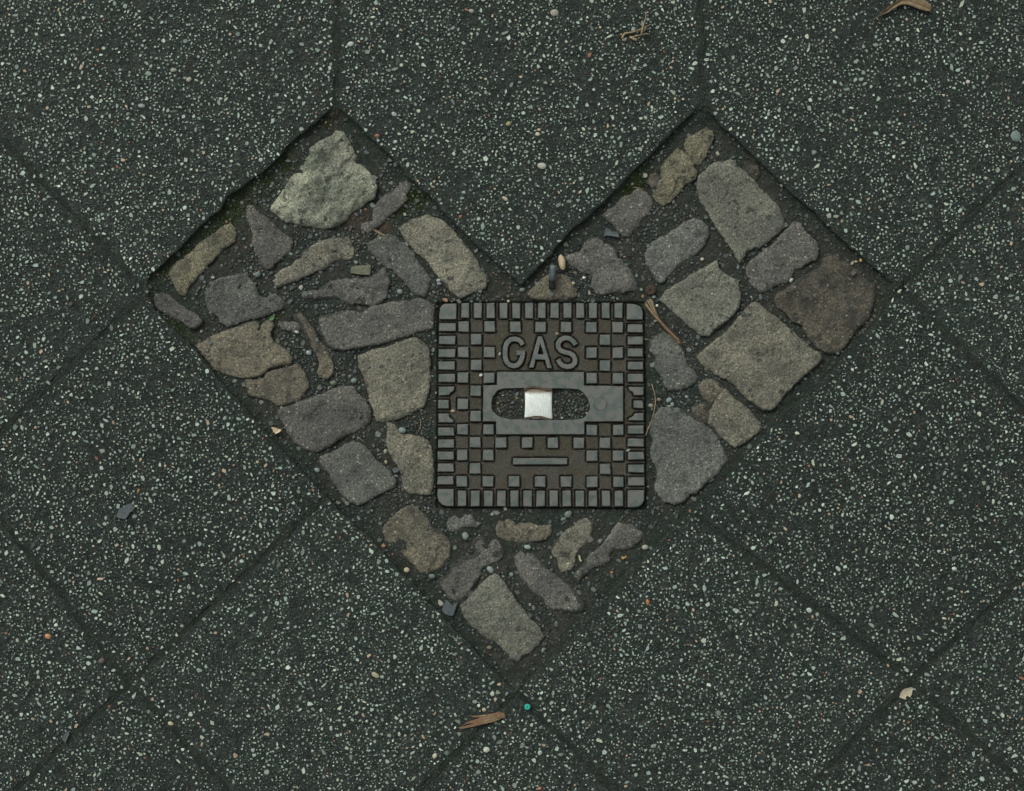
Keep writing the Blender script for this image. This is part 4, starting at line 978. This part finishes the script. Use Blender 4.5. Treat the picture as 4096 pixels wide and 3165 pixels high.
# ------------------------------------------------------------------ loose things lying about
def lift(px, py, z=0.0):     # height of whatever lies there
    for (mt, top, *_), sp_ in zip(ST, stone_polys):
        if inside([(px, py)], sp_)[0]: return max(top / 1000, bed_z(px, py))
    if inside([(px, py)], HEART)[0]: return bed_z(px, py)
    return z
def pebble(px, py, a, b, rot, cl, label, h=None, cat='pebble', name='pebble', group=None, z=None):
    z = lift(px, py, .0004) if z is None else z
    tag(rock(name, px, py, a, b, math.radians(rot), z - .0004, h or (a + b) / PXM * .62, cl, seed=9), label, cat, group)
LP = [
 (T4([(745,425)])[0], 9, 8, 0, (.22,.24,.23), 'small grey chip just above the flat greenish stone chip'),
 (T4([(1235,750)])[0], 13, 12, 0, (.20,.23,.23), 'round blue-grey pebble left of the long blue stone tip'),
 (T4([(1672,625)])[0], 11, 8, 15, (.34,.37,.37), 'pale blue pebble beside the long tan stone near the cover'),
 (T4([(1680,665)])[0], 11, 9, 0, (.20,.22,.22), 'dull grey pebble under the pale blue pebble by the tan stone'),
 (T3([(745,480)])[0], 9, 7, -30, (.26,.22,.17), 'tan pebble between brown dirt and the blue-grey stone'),
 (T3([(1325,560)])[0], 16, 12, 0, (.15,.18,.17), 'biggest dark green pebble in the grit under the triangular stone'),
 (T3([(825,592)])[0], 8, 7, 0, (.36,.36,.32), 'pale pebble above the blue-grey stone of the left lobe'),
 (T3([(1765,1205)])[0], 10, 7, -20, (.46,.47,.42), 'white chip in the grit beside the thin brown stone'),
 (T4([(215,1440)])[0], 13, 11, -30, (.26,.31,.31), 'angular blue chip in the grit left of the thin brown stone'),
 (T8([(865,107)])[0], 8, 8, 0, (.48,.44,.33), 'cream pebble above the pale grey stone of the right lobe'),
 (T9([(743,483)])[0], 8, 11, -20, (.46,.45,.38), 'cream oval pebble between the purple and the dark wet stones'),
 (T9([(1470,276)])[0], 7, 6, 0, (.46,.31,.17), 'small round orange pebble by the right edge of the heart'),
 (T9([(1524,260)])[0], 7, 9, 20, (.48,.30,.12), 'pointed orange pebble by the right edge of the heart'),
 (T12([(500,925)])[0], 14, 12, 0, (.46,.36,.26), 'beige pebble on the lower left edge of the heart'),
 (T12([(785,997)])[0], 16, 11, 0, (.14,.16,.15), 'dark flat pebble below the rounded brown stone'),
 (T12([(1160,540)])[0], 15, 18, 20, (.19,.22,.20), 'grey-green stone chip below the gas cover'),
 (T12([(1440,925)])[0], 13, 19, 35, (.22,.26,.24), 'leaning green-grey chip above the pale bottom stone'),
 (T12([(1855,670)])[0], 16, 10, 0, (.26,.32,.30), 'blocky pale green chip above the long purple stone'),
 (T11([(485,300)])[0], 17, 15, 30, (.17,.20,.18), 'dark angular chip right under the gas cover'),
 (T11([(432,355)])[0], 13, 8, 20, (.15,.17,.15), 'flat chip touching the angular one under the gas cover'),
 (T11([(850,600)])[0], 10, 13, -25, (.15,.16,.15), 'dark pebble between the two slanting bottom stones'),
 (T11([(1350,670)])[0], 15, 12, 0, (.33,.32,.25), 'lumpy cream pebble at the lower right edge of the heart'),
 (T11([(975,955)])[0], 7, 6, 0, (.40,.18,.10), 'brick-red crumb beside the slanting purple stone'),
 (T14([(832,133)])[0], 9, 10, 30, (.18,.23,.21), 'teal chip right of the pale bottom stone tip'),
 (T14([(585,955)])[0], 13, 9, 0, (.20,.16,.12), 'brown chip left of the bottom point of the heart'),
 (T14([(1190,985)])[0], 9, 13, -20, (.15,.18,.17), 'dark chip right of the bottom point of the heart'),
 (T14([(1335,690)])[0], 9, 13, 0, (.11,.14,.13), 'upright dark chip near the lower right edge'),
 (T13([(1438,765)])[0], 18, 13, -15, (.20,.24,.23), 'big blue-grey pebble above the pinkish stone by the cover'),
 (T13([(1245,1000)])[0], 9, 11, 0, (.32,.31,.22), 'yellowish pebble left of the pinkish stone'),
 (T13([(1250,1120)])[0], 7, 9, 20, (.32,.29,.17), 'lower yellowish pebble left of the pinkish stone'),
 (T13([(475,1210)])[0], 13, 10, -30, (.24,.28,.28), 'pale triangular chip left of the blue square stone'),
 (T13([(660,232)])[0], 14, 12, 0, (.17,.19,.15), 'mottled green pebble above the purple stone'),
 (T13([(890,205)])[0], 15, 12, 10, (.17,.21,.20), 'largest pebble in the grit beside the tan square stone'),
 (T13([(815,1585)])[0], 11, 9, -30, (.20,.20,.18), 'grey chip under the blue square stone'),
 (T10([(490,282)])[0], 14, 11, 30, (.20,.25,.24), 'blue chip above the large rounded stone'),
 (T10([(692,245)])[0], 9, 7, 0, (.22,.28,.27), 'triangular teal chip above the large rounded stone'),
 (T10([(530,332)])[0], 10, 11, 0, (.18,.24,.23), 'teal pebble touching the top of the rounded stone'),
 (T10([(287,345)])[0], 13, 9, -15, (.25,.23,.16), 'olive pebble beside the dry grass blade by the cover'),
 (T10([(380,277)])[0], 10, 8, 0, (.22,.17,.13), 'brown pebble right of the dry grass blade'),
 (T5([(777,597)])[0], 8, 7, -10, (.66,.65,.60), 'bright white pebble above the gas cover'),
 (T5([(1597,910)])[0], 6, 6, 0, (.66,.66,.62), 'bright white crumb beside the brown twig'),
 (T5([(655,658)])[0], 8, 6, -15, (.45,.40,.24), 'yellow pebble near the white one above the gas cover'),
 (T5([(80,730)])[0], 13, 10, 0, (.18,.21,.20), 'grey chip above the top edge of the gas cover'),
 (G1([(765,1170)])[0], 8, 7, 30, (.56,.60,.58), 'bright glassy chip lying on the floor of the gas cover'),
 (G1([(1050,850)])[0], 6, 8, -20, (.34,.33,.30), 'small pale chip left of the letter G'),
 (G1([(1178,60)])[0], 6, 6, 0, (.46,.42,.30), 'cream pebble on the upper rim of the gas cover'),
 (G2([(330,543)])[0], 6, 7, 0, (.30,.27,.22), 'tan crumb above the letter S'),
 (G3([(345,165)])[0], 9, 7, 0, (.40,.30,.18), 'orange-tan crumb between blocks on the left of the cover'),
 (G3([(1115,257)])[0], 6, 8, 0, (.50,.32,.17), 'orange crumb at the lower edge of the slot'),
 (G4([(1400,757)])[0], 9, 5, 20, (.30,.34,.33), 'pale flat chip in the right groove of the cover'),
]
zc = {43: ZF, 44: ZF, 45: ZT, 46: ZF, 47: ZF, 48: -.009, 49: ZF}
for i, (p_, a_, b_, r_, cl, lab) in enumerate(LP): pebble(p_[0], p_[1], a_, b_, r_, cl, lab, z=zc.get(i), cat='pebble' if 'chip' not in lab else 'stone chip', name='pebble' if 'chip' not in lab else 'stone_chip')

def sheet(name, poly, z, th, mat, label, cat, curl=0.0, ox=0, tiltx=0, tilty=0, nstep=9):
    """thin solid flake with real thickness; curl lifts its rim"""
    p = ccw([(x, y) for x, y in densify(poly, 8)]); P0 = np.array(p)
    x0, y0 = P0.min(0); x1, y1 = P0.max(0)
    gx_, gy_ = np.meshgrid(np.arange(x0, x1, nstep), np.arange(y0, y1, nstep)); q_ = np.stack([gx_.ravel(), gy_.ravel()], 1)
    q_ = q_[inside(q_, p)]; q_ = q_[poly_dist(q_, p) > 3] if len(q_) else q_
    pts, tris = fill(p, (), [tuple(v) for v in q_])
    c_ = P0.mean(0); d_ = poly_dist(pts, p); dm = max(1e-6, d_.max())
    zz = z + th + curl * (1 - d_ / dm) ** 2 + (pts[:, 0] - c_[0]) / PXM * tiltx - (pts[:, 1] - c_[1]) / PXM * tilty + (fbm(pts[:, 0], pts[:, 1], 20, 5, 2) - .5) * th * .5
    k = len(pts); V = np.concatenate([WA(pts, zz), WA(pts, zz - th)])
    n_ = len(p); e = np.arange(n_); f = np.roll(e, -1)
    F_ = np.concatenate([tris, tris[:, ::-1] + k, np.stack([e, e + k, f + k], 1), np.stack([e, f + k, f], 1)])
    return tag(mesh_np(name, V, F_, mat, None, smooth=False, origin=np.array(W(c_[0], c_[1], z))), label, cat)

def tube(path, rad, z, sides=6):
    """tapered round strand; path px, rad px, z metres per point -> V, F"""
    P_ = np.array([W(x, y, zz) for (x, y), zz in zip(path, z)]); T_ = np.gradient(P_, axis=0); V = []; F = []
    for i, (p_, t_) in enumerate(zip(P_, T_)):
        t_ = t_ / (np.linalg.norm(t_) + 1e-9); s = np.cross(t_, (0, 0, 1.)); s /= np.linalg.norm(s) + 1e-9; u_ = np.cross(s, t_)
        for k in range(sides):
            th = 2 * math.pi * k / sides; V.append(p_ + (s * math.cos(th) + u_ * math.sin(th)) * rad[i] / PXM)
    n_ = len(P_)
    for i in range(n_ - 1):
        for k in range(sides):
            a_ = i * sides + k; b_ = i * sides + (k + 1) % sides; F.append([a_, b_, b_ + sides, a_ + sides])
    F.append(list(range(sides))[::-1]); F.append([(n_ - 1) * sides + k for k in range(sides)])
    return V, F
def strands(name, lst, mat, parent=None, origin=None):
    V = []; F = []
    for path, r0, r1, z0, z1 in lst:
        pth = path if len(path) > 2 else densify(path, max(6, math.dist(path[0], path[1]) / 4), False)
        n_ = len(pth); rad = [r0 + (r1 - r0) * i / (n_ - 1) for i in range(n_)]; zz = [z0 + (z1 - z0) * i / (n_ - 1) for i in range(n_)]
        v, f = tube(pth, rad, zz); k = len(V); V += [tuple(p_) for p_ in v]; F += [[i + k for i in q_] for q_ in f]
    return mesh_py(name, V, F, mat, parent, origin or lst[0] and W(*lst[0][0][0], 0), smooth=True)

slate = mat_plain('grey_slate', (.052, .062, .070), (.078, .090, .098), 260, .55, .45)
leafm = mat_plain('dry_leaf', (.26, .185, .11), (.17, .115, .07), 180, .75, .25)
straw = mat_plain('dry_straw', (.36, .28, .17), (.22, .15, .085), 500, .7, .25)
twigm = mat_plain('brown_bark', (.22, .125, .075), (.13, .08, .05), 420, .8, .2)
sheet('slate_chip', T5([(1012,30),(1060,45),(1100,80),(1150,75),(1168,105),(1168,142),(1120,130),(1060,120),(1000,118),(1010,70)]), bed_z(2445, 935) + .0022, .0012, slate,
      'curved blue slate flake below the small purple stone of the right lobe', 'slate flake', .0004)
sheet('slate_chip', T12([(942,1260),(985,1300),(1010,1325),(1035,1318),(1055,1295),(1066,1305),(1045,1370),(1015,1448),(960,1440),(905,1405),(890,1385),(915,1330)]), bed_z(1795, 2430) + .0018, .0013, slate,
      'blue slate flake with a bitten edge beside the pale bottom stone', 'slate flake')
Z6 = 140 / 1111.
sheet('slate_chip', crop(440, 1980, Z6, [(650,265),(690,320),(795,400),(780,430),(700,525),(640,545),(590,620),(540,700),(480,765),(430,770),(370,740),(270,745),(215,690),(205,620),(260,520),(310,420),(400,395),(480,340)]), .0010, .0014, slate,
      'large dark slate flake lying on the slab left of the heart', 'slate flake', tiltx=.02)
sheet('slate_chip', [(258,2968),(249,2958),(256,2940),(266,2926),(275,2927),(278,2938),(270,2952),(262,2972)], .0008, .0010, slate, 'narrow leaf-shaped slate flake near the lower left slab joint', 'slate flake')
sheet('stone_chip', T4([(690,470),(780,455),(910,452),(905,500),(900,560),(790,558),(680,540),(685,500)]), bed_z(1440, 1080) + .001, .0025, mat_plain('greenish_brick', (.155, .150, .100), (.10, .10, .07), 300, .8),
      'flat rectangular greenish chip between the tan and purple stones', 'stone chip')
sheet('stone_chip', T13([(1310,1195),(1370,1185),(1405,1205),(1380,1235),(1340,1245)]), bed_z(1585, 1880) + .0012, .0015, slate, 'small triangular slate chip between the blue and pinkish stones', 'slate flake')
sheet('leaf_fragment', crop(1060, 1690, 100 / 1232., [(300,260),(330,232),(440,235),(600,290),(810,360),(740,460),(640,510),(515,572),(480,520),(410,440),(370,350)]), bed_z(1110, 1715) + .0030, .0005,
      mat_plain('tan_leaf', (.62, .47, .32), (.44, .32, .21), 260, .7), 'small tan leaf fragment on the left edge of the heart', 'leaf', .0012, tiltx=.05)
Z7 = 150 / 1190.
sheet('leaf_fragment', crop(3550, 2700, Z7, [(375,705),(400,600),(450,510),(540,440),(640,420),(760,390),(808,430),(795,500),(775,600),(740,680),(710,718),(660,680),(610,672),(580,710),(595,770),(540,768),(450,745)]), .0012, .0006,
      mat_plain('cream_leaf', (.42, .36, .26), (.34, .29, .21), 300, .75), 'cream leaf-shaped fragment on the lower right slab joint', 'leaf', .0008)
sheet('leaf_fragment', T2([(930,1455),(980,1465),(1040,1505),(1080,1520),(1060,1530),(1020,1515),(970,1490)]), bed_z(1520, 925) + .0012, .0005, leafm, 'curled brown leaf scrap above the long blue stone', 'leaf', .0008)
sheet('green_leaf', T3([(1450,1075),(1455,1040),(1480,1020),(1515,1018),(1510,1050),(1485,1075)]), bed_z(1085, 1272) + .001, .0005, mat_plain('green_leaf_skin', (.05, .12, .045), (.08, .17, .06), 400, .5),
      'tiny green leaf under the blue-grey stone of the left lobe', 'leaf', .0008)
sheet('seed_husk', T11([(600,770),(620,765),(625,800),(638,825),(630,838),(612,820)]), bed_z(2319, 2235) + .0012, .0006, mat_plain('pale_green_husk', (.30, .34, .15), (.40, .42, .22), 300), 'pale green husk beside the tan slanting stone', 'seed husk', .0005)
sheet('leaf_fragment', T11([(1090,775),(1115,785),(1140,765),(1138,785),(1100,812),(1088,800)]), bed_z(2495, 2230) + .0015, .0008, mat_plain('amber_scrap', (.55, .34, .09), (.45, .26, .07), 300, .4, .5), 'amber scrap on the lower right side of the heart', 'scrap', .0008)
# long dry leaf, top right: two halves folded along the midrib, with stalk
Z2_ = 250 / 1232.
lf = tag(empty('dry_leaf', W(3640, 20, 0)), 'long curled brown dry leaf at the top right edge', 'leaf')
mid_ = crop(3500, 0, Z2_, [(120,285),(250,215),(350,130),(450,60),(540,20),(660,10),(780,40),(900,90),(1000,130),(1100,190)])
up_ = crop(3500, 0, Z2_, [(118,275),(225,160),(340,85),(440,10),(540,-60),(680,-95),(830,-70),(960,-10),(1070,70),(1113,150)])
lo_ = crop(3500, 0, Z2_, [(125,295),(260,245),(370,165),(480,105),(560,85),(660,100),(760,135),(880,185),(1000,218),(1090,222)])
for side_ in (up_, lo_):
    V = []; F = []; n_ = len(mid_)
    for th in (0, -.0004):
        for (mx_, my_), (sx_, sy_) in zip(mid_, side_):
            for t_ in (0, .5, 1): V.append(W(mx_ + (sx_ - mx_) * t_, my_ + (sy_ - my_) * t_, .0018 + .0030 * t_ ** 1.5 + th))
    for i in range(n_ - 1):
        for k in range(2):
            a_ = i * 3 + k; F += [[a_, a_ + 1, a_ + 4, a_ + 3], [a_ + 3 * n_, a_ + 3 + 3 * n_, a_ + 4 + 3 * n_, a_ + 1 + 3 * n_]]
        F.append([i * 3 + 2, i * 3 + 2 + 3 * n_, i * 3 + 5 + 3 * n_, i * 3 + 5])
    mesh_py('leaf_blade', V, F, leafm, lf, W(3640, 20, 0), smooth=True)
strands('stalk', [(crop(3500, 0, Z2_, [(-30,400),(40,340),(120,285),(260,210),(450,62),(660,12),(900,92),(1090,190)]), 1.2, 1.6, .0012, .0024)], mat_plain('leaf_rib', (.20, .13, .075), (.13, .085, .05)), lf)
# tuft of straw, top
Z1 = 200 / 1190.
tf = tag(empty('straw_tuft', W(2545, 130, 0)), 'torn tuft of dry straw lying on the top slab', 'straw')
for nm, l_ in (('stem', [(crop(2450, 40, Z1, [(235,680),(250,620),(290,560),(380,545),(480,530),(600,480),(700,440),(800,395),(930,340)]), 4.6, 1.0, .002, .004)]),
               ('stem', [(crop(2450, 40, Z1, [(300,570),(460,535),(620,500),(740,470),(900,440)]), 3.5, .7, .002, .002)]),
               ('blade', [(crop(2450, 40, Z1, [(805,50),(790,180),(755,300),(720,400),(705,500),(690,575)]), 1.2, 4.2, .006, .0035)]),
               ('blade', [(crop(2450, 40, Z1, [(470,645),(600,610),(700,590),(800,570),(890,555)]), 2.6, .8, .004, .003)]),
               ('blade', [(crop(2450, 40, Z1, [(615,290),(660,340),(715,395)]), .8, 1.6, .002, .004), (crop(2450, 40, Z1, [(795,410),(760,480),(722,545)]), 1, 1.2, .004, .002)]),
               ('husk', [(crop(2450, 40, Z1, [(410,640),(460,665),(520,700),(585,720)]), 4.5, 6.5, .002, .003)]),
               ('husk', [(crop(2450, 40, Z1, [(235,700),(260,720),(310,735)]), 4.5, 4, .0015, .0015)])):
    strands(nm, l_, straw, tf)
# frayed strip of bark, bottom
Z3_ = 230 / 1232.
bk = tag(empty('bark_strip', W(1935, 2885, 0)), 'frayed strip of brown bark below the bottom point of the heart', 'bark')
s_bark = crop(1820, 2830, Z3_, [(310,180),(480,172),(640,170),(740,140),(830,120),(900,115),(960,90),(1060,140),(1085,195),(1020,220),(920,285),(780,325),(600,360),(480,390),(400,412),(250,440),(130,465),(90,440),(250,390),(420,330),(260,350),(140,385),(300,300),(450,250),(560,215),(400,215)])
o_ = sheet('bark', s_bark, .0012, .0014, twigm, None, None, 0, nstep=8); o_.parent = bk; o_.location = o_.location - bk.location
strands('fibre', [(crop(1820, 2830, Z3_, p_), a_, b_, .003, .0016) for p_, a_, b_ in (
    ([(900,170),(640,170),(470,185),(300,180)], 2.2, .8), ([(950,200),(700,215),(420,300),(120,400)], 2, .6), ([(950,230),(700,270),(420,350),(80,435)], 2.2, .6), ([(960,250),(720,310),(450,385),(110,465)], 2, .6),
    ([(820,150),(880,120),(960,60)], 1, .5), ([(900,190),(1000,140),(1050,100)], 1, .5), ([(760,160),(700,200),(500,265)], 1.2, .6))], straw, bk)
# twig with a frayed head beside the cover
tw = tag(empty('twig', W(2650, 1280, -.004)), 'brown twig with a frayed straw-coloured end beside the gas cover', 'twig')
strands('stem', [(T8([(330,730),(400,810),(450,870),(520,940),(580,1000),(630,1045)]), 6.0, 6.5, -.0010, -.0022)], twigm, tw)
strands('fibre', [(T8(p_), a_, b_, -.0010, z_) for p_, a_, b_, z_ in (([(350,745),(290,680),(230,590)], 3, 1.2, -.002), ([(360,745),(300,660),(250,565)], 3, 1.4, 0), ([(365,740),(315,650),(268,552)], 3, 1.3, .001), ([(370,745),(330,660),(285,550)], 3, 1.3, 0),
    ([(375,760),(340,680),(300,560)], 2.6, 1.2, -.002), ([(360,770),(300,710),(225,610)], 2.4, 1.2, -.003), ([(600,1020),(630,1040),(660,1060)], 2, .8, -.003), ([(590,1030),(620,1055),(640,1070)], 2, .8, -.003))], straw, tw)
# dry blades of grass and fine rootlets
strands('dry_grass', [(T10([(232,680),(262,600),(300,520),(325,420),(340,330),(340,250),(325,180),(300,100)]), 2.0, 1.3, -.004, -.0035), (T10([(300,520),(330,400),(345,300),(335,220),(312,150)]), 1.2, .8, -.0035, -.003)], straw)
tag(bpy.context.scene.objects[-1] if False else [o for o in COL.objects if o.name == 'dry_grass'][0], 'long bent dry grass blade standing along the right side of the cover', 'grass blade')
for i, (pth, lab) in enumerate(((T8([(218,1000),(250,1006),(290,1015)]), 'short pale straw at the upper right edge of the gas cover'),
                                (T9([(1020,625),(1060,670),(1120,738)]), 'thin dark stalk lying on the dark wet stone'),
                                (T6([(375,985),(430,988),(480,1005),(530,1045)]), 'fine pale root hair over the small purple stone'),
                                (T13([(1640,650),(1635,720),(1600,805)]), 'fine root hair between the tan square stone and the cover'),
                                ([(363, 1280), (390, 1250), (415, 1222)], 'thin brown stalk on the slab left of the heart'),
                                (T13([(930,835),(975,875),(1020,905)]), 'fine root hair above the blue square stone'))):
    z_ = max(lift(*pth[0], .0015), lift(*pth[-1], .0015)) + .0012
    o_ = strands('grass_stalk', [(pth, 1.3, .8, z_, z_)], straw if i not in (1, 4) else twigm); tag(o_, lab, 'grass stalk')
# black plastic stub and tan seed in the dip under the middle slab
Z5_ = 170 / 809.
stub = tag(empty('plastic_stub', W(2209, 1105, -.003)), 'scuffed black plastic stub with a grey sheen above the gas cover', 'plastic stub')
pth = crop(2150, 980, Z5_, [(300,385),(296,480),(290,580),(282,680),(276,780),(272,835)])
blk = mat_plain('black_plastic', (.012, .011, .010), (.006, .006, .006), 300, .35, .5)
strands('body', [(pth[2:], 13.5, 12.5, .0030, -.0015)], blk, stub)
strands('sleeve', [(pth[:4], 14.0, 14.2, .0045, .0022)], mat_plain('scuffed_grey_plastic', (.085, .11, .115), (.045, .06, .062), 200, .45, .5, stretch=(6, .5, 1)), stub)
strands('rim', [(crop(2150, 980, Z5_, [(225,800),(250,830),(290,838),(325,815)]), 1.5, 1.5, -.0018, -.0018)], straw, stub)
tag(rock('seed', *crop(2150, 980, Z5_, [(462,335)])[0], 15, 34, math.radians(10), -.0045, .0075, (.50, .36, .23), mat_plain('tan_seed_skin', (.50, .38, .26), (.40, .27, .17), 120, .6), None, 3, .05, False),
    'tan almond-shaped seed beside the black plastic stub', 'seed')
# rusty nut
zn = -.0035
hexo = ccw([(2603 + 21 * math.cos(math.pi / 8 + t_ * math.pi / 4), 1160 + 21 * math.sin(math.pi / 8 + t_ * math.pi / 4)) for t_ in range(8)])
hh = ccw([(2601 + 3.6 * math.cos(t_ * math.pi / 4), 1160 + 3.6 * math.sin(t_ * math.pi / 4)) for t_ in range(8)])
tag(prism('rusty_nut', hexo, zn, zn - .005, mat_plain('dark_rust', (.040, .026, .020), (.065, .042, .032), 350, .9), None, 1, 3, holes=[hh], hole_z=zn - .004), 'dark rusty nut pressed into the mortar above the twig', 'nut')
# green plastic bead below the heart
gb = ccw(chaikin([(2099, 2821), (2106, 2817), (2116, 2817), (2121, 2823), (2121, 2833), (2115, 2840), (2103, 2840), (2098, 2832)], 1))
gh = ccw([(2110 + 2.6 * math.cos(t_ * math.pi / 4), 2828 + 2.6 * math.sin(t_ * math.pi / 4)) for t_ in range(8)])
tag(prism('plastic_bead', gb, .0042, .0002, mat_plain('turquoise_plastic', (.02, .30, .24), (.03, .36, .28), 200, .35, .5), None, .6, 2.2, holes=[gh], hole_z=.001), 'small turquoise plastic bead on the slab below the heart', 'bead')
# orange-brown glass-like shard and pebbles lying on slabs are built above as slab pebbles
pebble(3600, 1128, 15, 7, 35, (.015, .014, .013), 'black stick end lodged in the joint at the right corner of the heart', .004, 'stick', 'stick_end', z=-.001)
pebble(410, 2642, 13, 12, 20, (.15, .115, .095), 'brown pebble in the joint on the lower left slabs', .004, z=-.0008)
print('done', len(bpy.data.objects))
